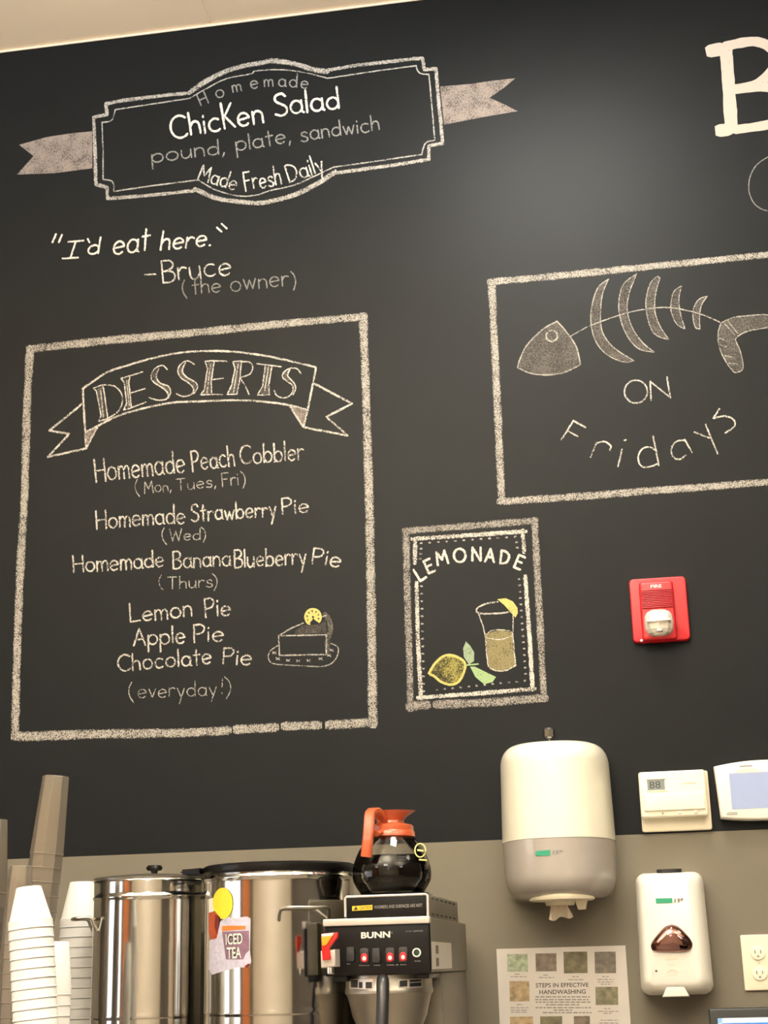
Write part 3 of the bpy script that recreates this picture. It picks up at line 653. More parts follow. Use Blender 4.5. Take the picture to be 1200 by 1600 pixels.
for qs_ in ((z9((510, 1180), (580, 1068)), z9((580, 1068), (650, 1108)), z9((545, 1128), (605, 1160))), (z9((680, 1280), (715, 1195)), sq(z9((715, 1200), (760, 1190), (798, 1215), (792, 1240)))), (z9((840, 1335), (862, 1235)), z9((876, 1183), (886, 1180))),
          (sq(z0((245, 1245), (205, 1222), (160, 1235), (138, 1285), (160, 1335), (210, 1335), (255, 1318))), z0((225, 1160), (258, 1328))), (sq(z0((412, 1182), (360, 1190), (330, 1235), (345, 1282), (380, 1292), (415, 1270))), z0((408, 1178), (450, 1252))),
          (z0((465, 1135), (550, 1168)), z0((530, 1090), (600, 1260))), (z0((610, 1000), (575, 1055)), sq(z0((575, 1055), (640, 1042), (690, 1060), (698, 1100), (645, 1140))))):
    c = Chalk()
    for q in qs_: c.ribbon(q, 3.2)
    c.build('letter', CH['text'], t)

# --- big B and thin oval at the right edge
z3b = Z(960, 0, 4)
t = thing('chalk_letter', at(1170, 135), 'huge solid white slab-serif letter at the top right of the blackboard', 'chalk writing')
c = Chalk()
c.ribbon(z3b((695, 290), (712, 500), (733, 820)), 20, .1, .1)
c.ribbon(z3b((572, 325), (690, 300)), 19, .1, .1); c.ribbon(z3b((630, 818), (735, 808)), 20, .1, .1)
c.ribbon(sq(z3b((680, 295), (780, 270), (880, 260), (965, 290), (1010, 360), (985, 440), (900, 520), (820, 545), (735, 560))), 15.5, .1, 0)
c.ribbon(sq(z3b((735, 560), (840, 550), (960, 545), (1070, 600), (1100, 690), (1040, 755), (930, 785), (735, 812))), 14.5, .1, 0)
c.build('letter_stroke', CH['paint'], t)
t = thing('chalk_oval', at(1215, 287), 'thin faint chalk loop cut off by the right edge, below the huge white letter', 'chalk writing')
c = Chalk(); c.ribbon(sq(z3b((960, 980), (890, 1030), (850, 1100), (840, 1180), (860, 1250), (900, 1295), (960, 1318), (1060, 1320), (1150, 1260), (1190, 1150), (1150, 1030), (1060, 975), (960, 980))), 1.8); c.build('loop_stroke', CH['faint'], t)

# ------------------------------------------------------------------ counter (below the picture)
CZ = .92
bm = NB(); box(bm, -2.6, 1.6, -1.0, -.004, CZ-.04, CZ, .006); box(bm, -2.55, 1.55, -.93, -.02, 0.0, CZ-.04)
tag(link('counter', bm, M['counter'], smooth=False, origin=(-.5, -.45, 0)), 'long service counter under the blackboard wall, below the photo', 'counter')

# ------------------------------------------------------------------ wall devices
def wx(px, py, y=0.): return P(px, py, y).x
def wz(px, py, y=0.): return P(px, py, y).z
# fire alarm
x0, x1 = wx(986, 955), wx(1075, 955); z1, z0_ = wz(1030, 905), wz(1030, 1004)
t = thing('fire_alarm', ((x0+x1)/2, 0, (z0_+z1)/2), 'red wall-mounted fire strobe alarm with clear lens, on the blackboard', 'fire alarm')
bm = NB(); prism(bm, rrect(x0, x1, z0_, z1, .010), None, -.018, 0, .003); link('back_plate', bm, M['red'], t)
hx0, hx1 = wx(1001, 955, -.04), wx(1055, 955, -.04); hz1, hz0 = wz(1030, 907.5, -.04), wz(1032, 999, -.04); hm = wz(1030, 950, -.05)
bm = NB(); prism(bm, rrect(hx0, hx1, hz0, hz1, .008), None, -.042, -.018, .006); link('housing', bm, M['red'], t)
bm = NB()
gz0, gz1 = hm+.002, hz1-.020
n = 11
for k in range(n):
    zz = gz0+(gz1-gz0)*(k+.5)/n; box(bm, hx0+.004, hx1-.004, -.046, -.041, zz-.0014, zz+.0014, .0008, 2)
link('grille', bm, M['redgrille'], t)
bm = NB()
cxh = (hx0+hx1)/2; lz0, lz1 = hz0+.006, hm-.002; lw = (hx1-hx0)*.44
tb_ = bmesh.new(); bmesh.ops.create_uvsphere(tb_, u_segments=12, v_segments=8, radius=1)
for v in tb_.verts:
    f = lambda q: math.copysign(abs(q)**.7, q)
    v.co = Vector((cxh+f(v.co.x)*lw, -.042+min(0, -abs(v.co.y)**.8*.026 if v.co.y < 0 else .004), (lz0+lz1)/2+f(v.co.z)*(lz1-lz0)/2))
merge(bm, tb_); ln = link('strobe_lens', bm, M['lens'], t, smooth=False)
bm = NB(); box(bm, cxh-lw*.8, cxh+lw*.8, -.071, -.055, (lz0+lz1)/2-.002, (lz0+lz1)/2+.003, .001); box(bm, cxh-.006, cxh+.007, -.070, -.058, lz0+.006, lz0+.012, .002); link('flash_tube', bm, M['chrome'], ln)
bm = NB(); text_quad(bm, 'FIRE', [(cxh-.0125, hz1-.009), (cxh+.0125, hz1-.009), (cxh+.0125, hz1-.0165), (cxh-.0125, hz1-.0165)], lambda a, b: Vector((a, -.0428, b)), .02); link('lettering', bm, M['textwhite'], t)
bm = NB(); lathe(bm, [(.003, 0), (.003, .003)], (0, 0, 0), 12)
for v in bm.verts: v.co = Vector((hx0-.003+v.co.x, -.018-v.co.z, hz0+.004+v.co.y))
link('screw', bm, M['textwhite'], t)

# small thermostat
x0, x1 = wx(1000, 1250), wx(1109, 1250); z1, z0_ = wz(1050, 1207), wz(1055, 1299)
t = thing('thermostat', ((x0+x1)/2, 0, (z0_+z1)/2), 'small cream rectangular thermostat with a little grey display and slide buttons', 'thermostat')
W_ = x1-x0; H_ = z1-z0_
bm = NB(); prism(bm, rrect(x0, x1, z0_, z1, .005), None, -.012, 0, .003); link('base_plate', bm, M['beige'], t)
bm = NB(); prism(bm, rrect(x0+W_*.0, x1-W_*.045, z0_+H_*.22, z1, .006), None, -.036, -.012, .005); link('cover', bm, M['cream'], t)
bm = NB(); prism(bm, rrect(x0+W_*.05, x1-W_*.08, z0_+H_*.33, z0_+H_*.62, .003), None, -.040, -.036, .002); link('flap', bm, M['cream'], t)
bm = NB(); flat(bm, rrect(x0+W_*.12, x0+W_*.37, z0_+H_*.68, z0_+H_*.86, .001), -.0363); sc = link('display', bm, M['lcd'], t)
bm = NB()
text_quad(bm, '88', [(x0+W_*.15, z0_+H_*.83), (x0+W_*.31, z0_+H_*.83), (x0+W_*.31, z0_+H_*.71), (x0+W_*.15, z0_+H_*.71)], lambda a, b: Vector((a, -.0366, b))); link('digits', bm, M['lcdseg'], sc)
bm = NB(); box(bm, x0+W_*.10, x0+W_*.39, -.0375, -.036, z0_+H_*.86, z0_+H_*.885, .0006); link('display_surround', bm, M['beige'], t); bm = NB(); box(bm, x0+W_*.10, x0+W_*.39, -.0375, -.036, z0_+H_*.655, z0_+H_*.68, .0006); link('display_surround', bm, M['beige'], t)
for a, wv, m in ((.31, .02, 'textgrey'), (.55, .05, 'white'), (.78, .05, 'white')):
    bm = NB(); box(bm, x0+W_*(a-wv/2), x0+W_*(a+wv/2), -.0395, -.036, z0_+H_*.27, z0_+H_*.305, .0008); link('slide_button', bm, M[m], t)
bm = NB(); box(bm, x0+W_*.62, x0+W_*.82, -.0368, -.036, z0_+H_*.77, z0_+H_*.80, .0004); link('emblem', bm, M['beige'], t)

# touchscreen thermostat
x0 = wx(1118, 1240); z1, z0_ = wz(1180, 1190), wz(1180, 1283); x1 = x0+.205; H_ = z1-z0_
t = thing('thermostat', ((x0+x1)/2, 0, (z0_+z1)/2), 'white touchscreen thermostat with a large pale lit screen, cut by the right edge', 'thermostat')
bm = NB(); poly = []
for k in range(17): a = k/16; poly.append((x1-(x1-x0)*a, z1-.010*(2*a-1)**2))
for k in range(17): a = k/16; poly.append((x0+.006+(x1-x0-.012)*a, z0_+.007*(2*a-1)**2))
prism(bm, poly, None, -.032, 0, .006); link('body', bm, M['white'], t)
bm = NB(); flat(bm, rrect(x0+.031, x1-.031, z0_+.0245, z1-.027, .002), -.0326); link('touchscreen', bm, M['screen_lav'], t)
bm = NB(); flat(bm, ellipse((x0+x1)/2-.03, z1-.0275, .03, .010, 24, 0, 180), -.03235); link('emblem', bm, M['beige'], t)
bm = NB(); box(bm, x0+.055, x0+.083, -.0328, -.032, z1-.0135, z1-.0115); box(bm, x0+.018, x0+.042, -.0328, -.032, z0_+.013, z0_+.0145); box(bm, x0+.02, x0+.042, -.0328, -.032, z0_+.0165, z0_+.018); link('print_mark', bm, M['textgrey'], t)

# paper towel dispenser
DX0, DX1 = wx(782, 1300, -.06), wx(960.5, 1300, -.06); dcx = (DX0+DX1)/2; da = (DX1-DX0)/2; db = .20
zt = wz(870, 1178, -.06); zs = wz(870, 1316, -.06); zb = wz(870, 1404, -.06)
t = thing('paper_towel_dispenser', (dcx, 0, zb), 'big cream and smoky-grey centre-pull paper towel dispenser on the wall', 'paper towel dispenser')
def dring(bm, sc, z, n=36, y0=0.):
    vs = []
    for k in range(n+1):
        a = math.pi*k/n; cx_ = math.cos(a); sx_ = math.sin(a); e = .82
        vs.append(bm.verts.new((dcx-math.copysign(abs(cx_)**e, cx_)*da*sc, y0-(abs(sx_)**e)*db*sc, z)))
    return vs
def dshell(bm, prof):
    rs = [dring(bm, s, z) for s, z in prof]
    for a, b in zip(rs, rs[1:]):
        for k in range(len(a)-1): bm.faces.new((a[k], a[k+1], b[k+1], b[k]))
        bm.faces.new((a[0], b[0], b[-1], a[-1]))
    bm.faces.new(rs[0]); bm.faces.new(rs[-1][::-1]); bmesh.ops.recalc_face_normals(bm, faces=bm.faces)
top = zt+.019
bm = NB(); dshell(bm, [(1.005, zs)]+[(1.0-.03*(k/6), zs+(top-.045-zs)*k/6) for k in range(7)]+[(.97-.22*(1-math.cos(math.radians(a))), top-.045+.043*math.sin(math.radians(a))) for a in range(10, 91, 10)]+[(.4, top+.002)])
link('upper_cover', bm, M['cream'], t)
rb = .05
bm = NB(); dshell(bm, [(1.0, zs-.0002), (1., zs-.004)]+[(1.-.02*k/4, zs-.004+(zb+rb-zs)*k/4) for k in range(5)]+[(.98-.3*(1-math.cos(math.radians(a))), zb+rb-.004-rb*math.sin(math.radians(a))) for a in range(10, 91, 10)])
link('lower_cover', bm, M['smoke'], t, )
zb2 = zb-.004
bm = NB(); lathe(bm, [(.066, zb2-.003), (.070, zb2-.001), (.071, zb2+.004), (.065, zb2+.012)], (dcx+.004, -.105, 0)); lathe(bm, [(.030, zb2-.012), (.034, zb2-.002)], (dcx, -.105, 0)); link('dispensing_ring', bm, M['beige'], t)
bm = NB(); xa = dcx+.034
for xx0, xx1, za, zc in ((xa, xa+.026, zb2-.022, zb2+.002),):
    poly = [(xx0+.004, za), (xx1-.006, za), (xx1, zc), (xx0-.003, zc)]; prism(bm, poly, None, -.12, -.09, .001)
link('release_tab', bm, M['beige'], t)
bm = NB(); cz_ = max(wz(858, 1146, -.06), top+.012)
lathe(bm, [(.004, top-.002), (.0045, cz_-.008), (.0135, cz_-.009), (.0135, cz_+.008), (.0095, cz_+.012), (.0065, cz_+.012), (.006, cz_+.004)], (wx(858, 1146, -.06), -.06, 0), 8); link('lock_knob', bm, M['chrome'], t)
def on_d(px, py, off=.0012):
    # walk the ray until it meets the cover
    d = ray(px, py); lo, hi = 2.9, 3.6
    for _ in range(40):
        m_ = (lo+hi)/2; p = CAM+d*(m_/d.y); e = 2/.82
        ins = (abs(p.x-dcx)/(da*.99+off))**e+(abs(p.y)/(db*.99+off))**e
        if ins < 1 and p.y < 0: hi = m_
        else: lo = m_
    return CAM+d*(lo/d.y)
zd = Z(740, 1120, 4.615)
bm = NB(); poly_px(bm, zd((448, 968), (553, 960), (553, 1000), (448, 1003)), on_d); lb = link('brand_label', bm, M['green'], t)
bm = NB()
for q in (((570, 965), (585, 965), (580, 990), (570, 990)), ((592, 963), (612, 962), (610, 985), (603, 995), (596, 985)), ((618, 962), (646, 962), (640, 972), (618, 975))): poly_px(bm, zd(*q), on_d)
link('print_mark', bm, M['textgrey'], lb)
# paper towel tail
bm = NB(); rows = []
tcx = dcx-.004
for j in range(9):
    fz = j/8; zz = zb2-.004-fz*.036; row = []
    for k in range(17):
        a = k/16; xx = tcx+(a-.5)*(.030+.022*fz)+.004*fz; yy = -.105+.006*math.sin(a*17+fz*3)*(0.5+fz)
        if j == 8: zz2 = zz-.004*math.sin(a*9)+.012*max(0, a-.55)
        else: zz2 = zz+.012*max(0, a-.55)*fz
        row.append(bm.verts.new((xx, yy, zz2)))
    rows.append(row)
for a, b in zip(rows, rows[1:]):
    for k in range(16): bm.faces.new((a[k], a[k+1], b[k+1], b[k]))
ext = bmesh.ops.solidify(bm, geom=list(bm.faces), thickness=.0012)
tag(link('paper_towel', bm, M['towel'], origin=(tcx, -.105, zb2-.04)), 'crumpled end of paper towel hanging out of the big dispenser', 'paper towel')

# soap dispenser
zsd = Z(960, 1330, 5)
def spx(x, y, yy=-.05): p = P(960+x/5, 1330+y/5, yy); return (p.x, p.z)
sx0, _ = spx(172, 600, -.03); sx1, _ = spx(742, 600, -.03); _, sz1 = spx(430, 168, -.03); _, sz0 = spx(470, 1125, -.03); scx = (sx0+sx1)/2
t = thing('soap_dispenser', (scx, 0, (sz0+sz1)/2), 'tall white touch-free soap dispenser with a tinted triangular window, under the thermostats', 'soap dispenser')
bm = NB(); H_ = sz1-sz0; n = 48; rs = []
def sring(w0, w1, z0q, z1q, y, r, dx=0):
    # trapezoid-ish rounded outline, narrower at top
    pts = rrect(-1, 1, 0, 1, .01, 8); o = []
    base = rrect(scx-w0, scx+w0, z0q, z1q, r, 8)
    for x, z in base:
        a = (z-z0q)/(z1q-z0q); s = 1-.055*a
        o.append(bm.verts.new((scx+(x-scx)*s+dx, y, z)))
    return o
hw = (sx1-sx0)/2
for y, ins, r in ((0, 0, .022), (-.045, .001, .022), (-.075, .006, .023), (-.092, .012, .022), (-.101, .020, .018), (-.104, .028, .012)):
    rs.append(sring(hw-ins, 0, sz0+ins*.9, sz1-ins*.5, y, r, -.25*ins))
for a, b in zip(rs, rs[1:]):
    for k in range(len(a)): bm.faces.new((a[k], a[(k+1) % len(a)], b[(k+1) % len(a)], b[k]))
bm.faces.new(rs[0][::-1]); bm.faces.new(rs[-1]); bmesh.ops.recalc_face_normals(bm, faces=bm.faces); link('body', bm, M['white'], t)
yf = -.1045
def fr(x, y): return spx(x, y, yf)
bm = NB(); flat(bm, [fr(*q) for q in ((322, 368), (452, 366), (454, 404), (324, 407))], yf-.0004); lb = link('brand_label', bm, M['green'], t)
bm = NB()
for q in (((470, 372), (482, 370), (478, 400), (466, 400)), ((492, 370), (512, 368), (512, 388), (500, 404), (494, 396)), ((516, 368), (538, 366), (536, 384), (516, 388))): flat(bm, [fr(*p) for p in q], yf-.0005)
link('print_mark', bm, M['textgrey'], lb)
wp = [(445, 572), (500, 590), (560, 645), (605, 705), (608, 750), (580, 780), (500, 790), (400, 790), (310, 782), (285, 745), (300, 700), (350, 635), (395, 590)]
wv = [fr(*q) for q in wp]; wv = [(v.x, v.y) for v in cr_spline([(x, z, 0) for x, z in wv+wv[:1]], 4)][:-1]
bm = NB(); cxw = sum(p[0] for p in wv)/len(wv); czw = sum(p[1] for p in wv)/len(wv)
rings = []
for s, dy in ((1, -.0003), (.93, -.005), (.7, -.010), (.35, -.013)): rings.append([bm.verts.new((cxw+(x-cxw)*s, yf+dy, czw+(z-czw)*s)) for x, z in wv])
for a, b in zip(rings, rings[1:]):
    for k in range(len(a)): bm.faces.new((a[k], a[(k+1) % len(a)], b[(k+1) % len(a)], b[k]))
bm.faces.new(rings[-1]); bmesh.ops.recalc_face_normals(bm, faces=bm.faces); link('window', bm, M['tintwin'], t)
bm = NB(); a = P(960+430/5, 1330+182/5, -.06)
lathe(bm, [(.001, -.003), (.027, -.003), (.027, .007), (.001, .007)], (0, 0, 0), 28)
for v in bm.verts: v.co = Vector((a.x+v.co.x, -.055+v.co.y*.55, sz1-.001+v.co.z))
link('dark_notch', bm, M['dark'], t)  # dark disc standing in for the top notch, its dark hollow put into colour
bm = NB()
flat(bm, ellipse(fr(327, 936)[0], fr(327, 936)[1], .0022, .0022, 12), yf-.0005); link('indicator', bm, M['textblack'], t)
bm = NB()
for q in (((400, 838), (490, 836), (490, 845), (400, 848)), ((418, 872), (445, 890), (475, 868), (475, 876), (445, 898), (418, 880)), ((410, 935), (450, 915), (495, 935), (495, 942), (450, 924), (410, 942)), ((410, 962), (490, 958), (490, 964), (410, 968))): flat(bm, [fr(*p) for p in q], yf-.0005)
link('pictogram', bm, M['beige'], t)
bm = NB(); bxl, bxr = spx(375, 1130, -.07)[0], spx(585, 1130, -.07)[0]
prism(bm, [(bxl, sz0-.002), (bxr, sz0-.002), (bxr-.012, sz0+.024), (bxl+.012, sz0+.024)], None, -.101, -.05, .003); link('nozzle', bm, M['white'], t)

# outlet
x0, x1 = wx(1160, 1505), wx(1160, 1505)+.118; z1, z0_ = wz(1163, 1461), wz(1166, 1548); H_ = z1-z0_
x1 = x0+H_*1.02
t = thing('wall_outlet', ((x0+x1)/2, 0, (z0_+z1)/2), 'cream wall outlet plate at the right edge, above the black monitor', 'wall outlet')
bm = NB(); prism(bm, rrect(x0, x1, z0_, z1, .003), None, -.006, 0, .002); link('wall_plate', bm, M['beige'], t)
for gx in (.29, .76):
    for gz in (.67, .30):
        cx_, cz_ = x0+(x1-x0)*gx, z0_+H_*gz
        bm = NB(); prism(bm, ellipse(cx_, cz_, .0155, .0145, 24), None, -.0085, -.006, .0008); rc = link('receptacle', bm, M['cream'], t)
        bm = NB()
        for dx in (-.006, .006): box(bm, cx_+dx-.0012, cx_+dx+.0012, -.0089, -.0084, cz_-.001, cz_+.006)
        box(bm, cx_-.002, cx_+.002, -.0089, -.0084, cz_-.009, cz_-.005); link('slots', bm, M['textgrey'], rc)
    bm = NB(); flat(bm, ellipse(x0+(x1-x0)*gx, z0_+H_*.49, .003, .003, 12), -.0063); link('screw', bm, M['strip'], t)

# handwashing poster
z1 = wz(876, 1480); x0, x1 = wx(776, 1490), wx(978, 1490); zlow = z1-.30
t = thing('handwashing_poster', ((x0+x1)/2, 0, zlow), 'white handwashing poster with small photos, below the paper towel dispenser', 'poster')
bm = NB(); box(bm, x0, x1, -.0012, 0, zlow, z1); link('sheet', bm, M['paper'], t)
zp = Z(750, 1450, 4.615)
def pw(px, py, o=.0016): return P(px, py, -o)
photos = [((195, 188), (342, 316), 0), ((400, 184), (550, 313), 1), ((602, 172), (773, 327), 2), ((826, 172), (978, 327), 3), ((212, 384), (354, 530), 4), ((832, 426), (994, 556), 5), ((216, 640), (382, 780), 4), ((434, 638), (592, 780), 2), ((676, 636), (792, 780), 1)]
for (a, b), (c_, d), mi in photos:
    bm = NB(); flat(bm, [(pw(*q).x, pw(*q).z) for q in zp((a, b), (c_, b-2), (c_+3, d-2), (a+3, d))], -.0016); link('photo', bm, photo_mats[mi], t)
bm = NB()
text_quad(bm, 'STEPS IN EFFECTIVE', zp((402, 398), (782, 394), (783, 424), (402, 430)), pw, .012)
text_quad(bm, 'HANDWASHING', zp((428, 446), (762, 442), (762, 474), (428, 478)), pw, .012); link('heading', bm, M['textblack'], t)
rg = random.Random(11)
def para(bm, x0_, x1_, y, h=8):
    x = x0_
    while x < x1_:
        L_ = rg.uniform(14, 44); flat(bm, [(pw(*q).x, pw(*q).z) for q in zp((x, y), (min(x+L_, x1_), y), (min(x+L_, x1_), y+h), (x, y+h))], -.0016); x += L_+7
bm = NB()
for a, b, y in ((400, 792, 492), (398, 790, 512), (402, 796, 530), (476, 716, 549), (400, 800, 570), (530, 668, 588), (452, 804, 606)): para(bm, a, b, y, 9)
link('paragraph_text', bm, M['textgrey'], t)
for blk in (((248, 290, 330), (220, 335, 348)), ((455, 498, 336), (424, 535, 354)), ((665, 712, 348), (635, 745, 370)), ((880, 928, 348), (845, 965, 368), (850, 960, 386), (870, 940, 402)), ((265, 310, 550), (220, 350, 572), (222, 345, 590), (225, 345, 604)), ((895, 940, 578), (850, 1000, 598), (890, 950, 612)), ((870, 1000, 662), (862, 1004, 682))):
    bm = NB()
    for a, b, y in blk: para(bm, a, b, y, 6)
    link('caption_text', bm, M['textgrey'], t)

# monitor at the bottom right corner
my = -.42
p0 = P(1107, 1576, my); mx1 = p0.x+.42; mz0 = p0.z-.30
t = thing('monitor', (p0.x+.21, my+.02, CZ), 'black-framed computer monitor with a blue screen, peeking in at the bottom right corner', 'monitor')
bm = NB(); box(bm, p0.x, mx1, my, my+.035, mz0, p0.z, .004); link('casing', bm, M['blackmat'], t)
qs = P(1121, 1591, my)
bm = NB(); flat(bm, [(qs.x, qs.z), (mx1-.02, qs.z), (mx1-.02, mz0+.02), (qs.x, mz0+.02)], my-.0006); sc = link('screen', bm, M['screen_blue'], t)
bm = NB(); flat(bm, [(qs.x, qs.z), (mx1-.02, qs.z), (mx1-.02, qs.z-.009), (qs.x, qs.z-.009)], my-.0010); flat(bm, [(qs.x, qs.z), (qs.x+.008, qs.z), (qs.x+.008, qs.z-.2), (qs.x, qs.z-.2)], my-.0010); link('title_bar', bm, M['screen_pale'], sc)
bm = NB(); box(bm, p0.x+.17, p0.x+.25, my+.03, my+.06, CZ+.01, mz0+.15, .004); box(bm, p0.x+.1, p0.x+.32, my-.06, my+.14, CZ, CZ+.015, .004); link('stand', bm, M['blackmat'], t)

# ------------------------------------------------------------------ tea urns
def urn_body(bm, ax, ay, r, zt, bead, low):
    lathe(bm, [(r*.985, CZ+.03), (r, CZ+.035), (r, low-.008), (r, low-.004), (r*1.008, low), (r, low+.004), (r, low+.008), (r, bead-.010), (r, bead-.005), (r*1.012, bead-.002), (r*1.016, bead), (r*1.012, bead+.002), (r, bead+.005), (r, bead+.010), (r, zt-.004), (r, zt), (r*.99, zt+.003), (.001, zt+.003)], (ax, ay, 0), 96)
    lathe(bm, [(r*.9, CZ), (r*.9, CZ+.03)], (ax, ay, 0), 48)
# left urn
ay1 = -.34; l = P(150, 1430, ay1); r_ = P(331, 1430, ay1); ax1 = (l.x+r_.x)/2; R1 = (r_.x-l.x)/2*.993
zt1 = wz(240, 1368, ay1-R1)
t = thing('tea_urn', (ax1, ay1, CZ), 'shorter plain steel urn with steel lid and black knob, beside the foam cups', 'beverage urn')
bm = NB(); urn_body(bm, ax1, ay1, R1, zt1-.006, wz(240, 1399, ay1-R1), wz(240, 1588, ay1-R1)); link('body', bm, M['steel'], t)
bm = NB(); lathe(bm, [(R1*.99, zt1-.004), (R1*1.015, zt1-.003), (R1*1.02, zt1), (R1*.98, zt1+.003), (R1*.5, zt1+.008), (.001, zt1+.009)], (ax1, ay1, 0), 96); ld_ = link('lid', bm, M['steelm'], t)
kz = wz(240, 1357, ay1); bm = NB(); lathe(bm, [(.006, zt1+.008), (.007, kz-.005), (.015, kz-.004), (.0175, kz+.001), (.014, kz+.006), (.001, kz+.007)], (ax1, ay1, 0), 24); link('knob', bm, M['black'], ld_)
def strap_handle(bm, ax, ay, r, ang, z, span=.045, out=.035, drop=.022, rad=.0032):
    # wire loop standing off the wall of the urn with two legs turned down into it
    a = math.radians(ang); d = Vector((math.cos(a), math.sin(a), 0)); s = Vector((-d.y, d.x, 0)); c0 = Vector((ax, ay, z))+d*r
    e = math.sqrt(max(r*r-span*span, 0))-r
    pts = [c0+s*-span+d*(e+.001)+Vector((0, 0, -drop)), c0+s*-span+d*(e+.008)+Vector((0, 0, -drop*.5)), c0+s*-span+d*(e+.016), c0+s*-span*.9+d*out, c0+s*-span*.5+d*(out+.006), c0+s*span*.5+d*(out+.006), c0+s*span*.9+d*out, c0+s*span+d*(e+.016), c0+s*span+d*(e+.008)+Vector((0, 0, -drop*.5)), c0+s*span+d*(e+.001)+Vector((0, 0, -drop))]
    tube(bm, cr_spline(pts, 5), rad, 10)
bm = NB(); strap_handle(bm, ax1, ay1, R1, 205, wz(150, 1436, ay1-.03), .042, .034, .026); link('handle', bm, M['steelm'], t)
bm = NB(); strap_handle(bm, ax1, ay1, R1, 150, wz(150, 1436, ay1-.03), .042, .034, .026)
bm.free()
# right urn
ay2 = -.45; l = P(322.5, 1440, ay2); ax2e = P(553, 1440, ay2); ax2 = (l.x+ax2e.x)/2; R2 = (ax2e.x-l.x)/2*.993
zt2 = wz(440, 1356, ay2-R2)
t = thing('tea_urn', (ax2, ay2, CZ), 'wider steel urn with black lid and iced tea sticker, next to the coffee brewer', 'beverage urn')
bm = NB(); urn_body(bm, ax2, ay2, R2, zt2-.006, wz(440, 1367, ay2-R2), wz(440, 1582, ay2-R2)); link('body', bm, M['steel'], t)
bm = NB(); lathe(bm, [(R2*.97, zt2-.005), (R2*1.02, zt2-.004), (R2*1.035, zt2+.001), (R2*1.03, zt2+.010), (R2*.98, zt2+.014), (.001, zt2+.014)], (ax2, ay2, 0), 96)
pl = [(ax2-R2*1.24, ay2-.07), (ax2-R2*.9, ay2-.10), (ax2-R2*.9, ay2+.05), (ax2-R2*1.24, ay2-.01)]
tt = bmesh.new(); a_ = [tt.verts.new((x, y, zt2+.009)) for x, y in pl]; b_ = [tt.verts.new((x, y, zt2-.001)) for x, y in pl]; tt.faces.new(a_); tt.faces.new(b_[::-1])
for k in range(4): tt.faces.new((a_[k], b_[k], b_[(k+1) % 4], a_[(k+1) % 4]))
bmesh.ops.recalc_face_normals(tt, faces=tt.faces); bmesh.ops.bevel(tt, geom=list(tt.edges), offset=.004, segments=2, affect='EDGES'); merge(bm, tt); link('lid', bm, M['black'], t)
hz = wz(480, 1418, ay2-R2)
hp = [PCYL(436, 1438, ax2, ay2, R2), PCYL(437, 1428, ax2, ay2, R2+.012), PCYL(441, 1420, ax2, ay2, R2+.026), PCYL(455, 1418, ax2, ay2, R2+.034), PCYL(490, 1418, ax2, ay2, R2+.034), PCYL(512, 1418, ax2, ay2, R2+.03), PCYL(514, 1428, ax2, ay2, R2+.012), PCYL(514, 1437, ax2, ay2, R2)]
bm = NB(); tube(bm, cr_spline(hp, 5), .0032, 10); link('handle', bm, M['steelm'], t)
zk = Z(310, 1370, 10)
def cyl(o): return lambda x, y: PCYL(x, y, ax2, ay2, R2+o)
bm = NB(); poly_px(bm, zk((170, 1000), (300, 900), (340, 700), (420, 640), (600, 640), (760, 620), (815, 650), (805, 1150), (825, 1320), (800, 1410), (600, 1420), (400, 1470), (300, 1450), (215, 1530), (160, 1440)), cyl(.0006)); st = link('sticker', bm, M['ice'], t)
bm = NB(); poly_px(bm, zk((370, 860), (790, 840), (795, 1150), (740, 1200), (700, 1290), (430, 1290), (400, 1080)), cyl(.0010)); link('purple_ground', bm, M['plum'], st)
bm = NB(); poly_px(bm, zk((370, 770), (480, 762), (740, 765), (735, 815), (520, 835), (370, 850)), cyl(.0012)); link('orange_bar', bm, M['orangeprint'], st)
bm = NB(); poly_px(bm, zk((160, 350), (225, 330), (245, 540), (165, 560)), cyl(.0009)); link('glass_top', bm, M['textwhite'], st)
bm = NB(); poly_px(bm, zk((160, 560), (335, 540), (320, 760), (285, 960), (190, 980), (160, 860)), cyl(.0010)); tg = link('tea_glass', bm, M['tea'], st)
bm = NB(); poly_px(bm, zk((265, 600), (332, 580), (315, 780), (285, 900), (250, 780)), cyl(.0013)); link('dark_tea_print', bm, M['teadark'], tg)  # darker tone of tea printed on the sticker
lem = [(380+155*math.cos(math.radians(a)), 415+245*math.sin(math.radians(a))) for a in range(-205, 116, 12)]+[(345, 640), (348, 430)]
bm = NB(); poly_px(bm, zk(*lem), cyl(.0014)); link('lemon_slice', bm, M['lemon'], st)
for word_, q in (('ICED', ((422, 895), (690, 875), (692, 1050), (425, 1065))), ('TEA', ((440, 1105), (668, 1092), (672, 1270), (445, 1282)))):
    bm = NB(); text_quad(bm, word_, zk(*q), cyl(.0016), .075); link('outline', bm, M['textblack'], st)
    bm = NB(); text_quad(bm, word_, zk(*[(x*.98+550*.02, y) for x, y in q]), cyl(.0022), .02); link('lettering', bm, M['textwhite'], st)
bm = NB(); poly_px(bm, zk((715, 1400), (770, 1360), (805, 1355), (800, 1400), (745, 1420)), cyl(.0012)); link('dark_corner', bm, M['teadark'], st)

# ------------------------------------------------------------------ coffee brewer
yb_ = -.62
def bx(px, py): p = P(px, py, yb_); return p.x, p.z
hx0, hz1 = bx(507, 1443); hx1, _ = bx(671.5, 1436); _, hz1b = bx(590, 1440); _, hz0 = bx(590, 1522)
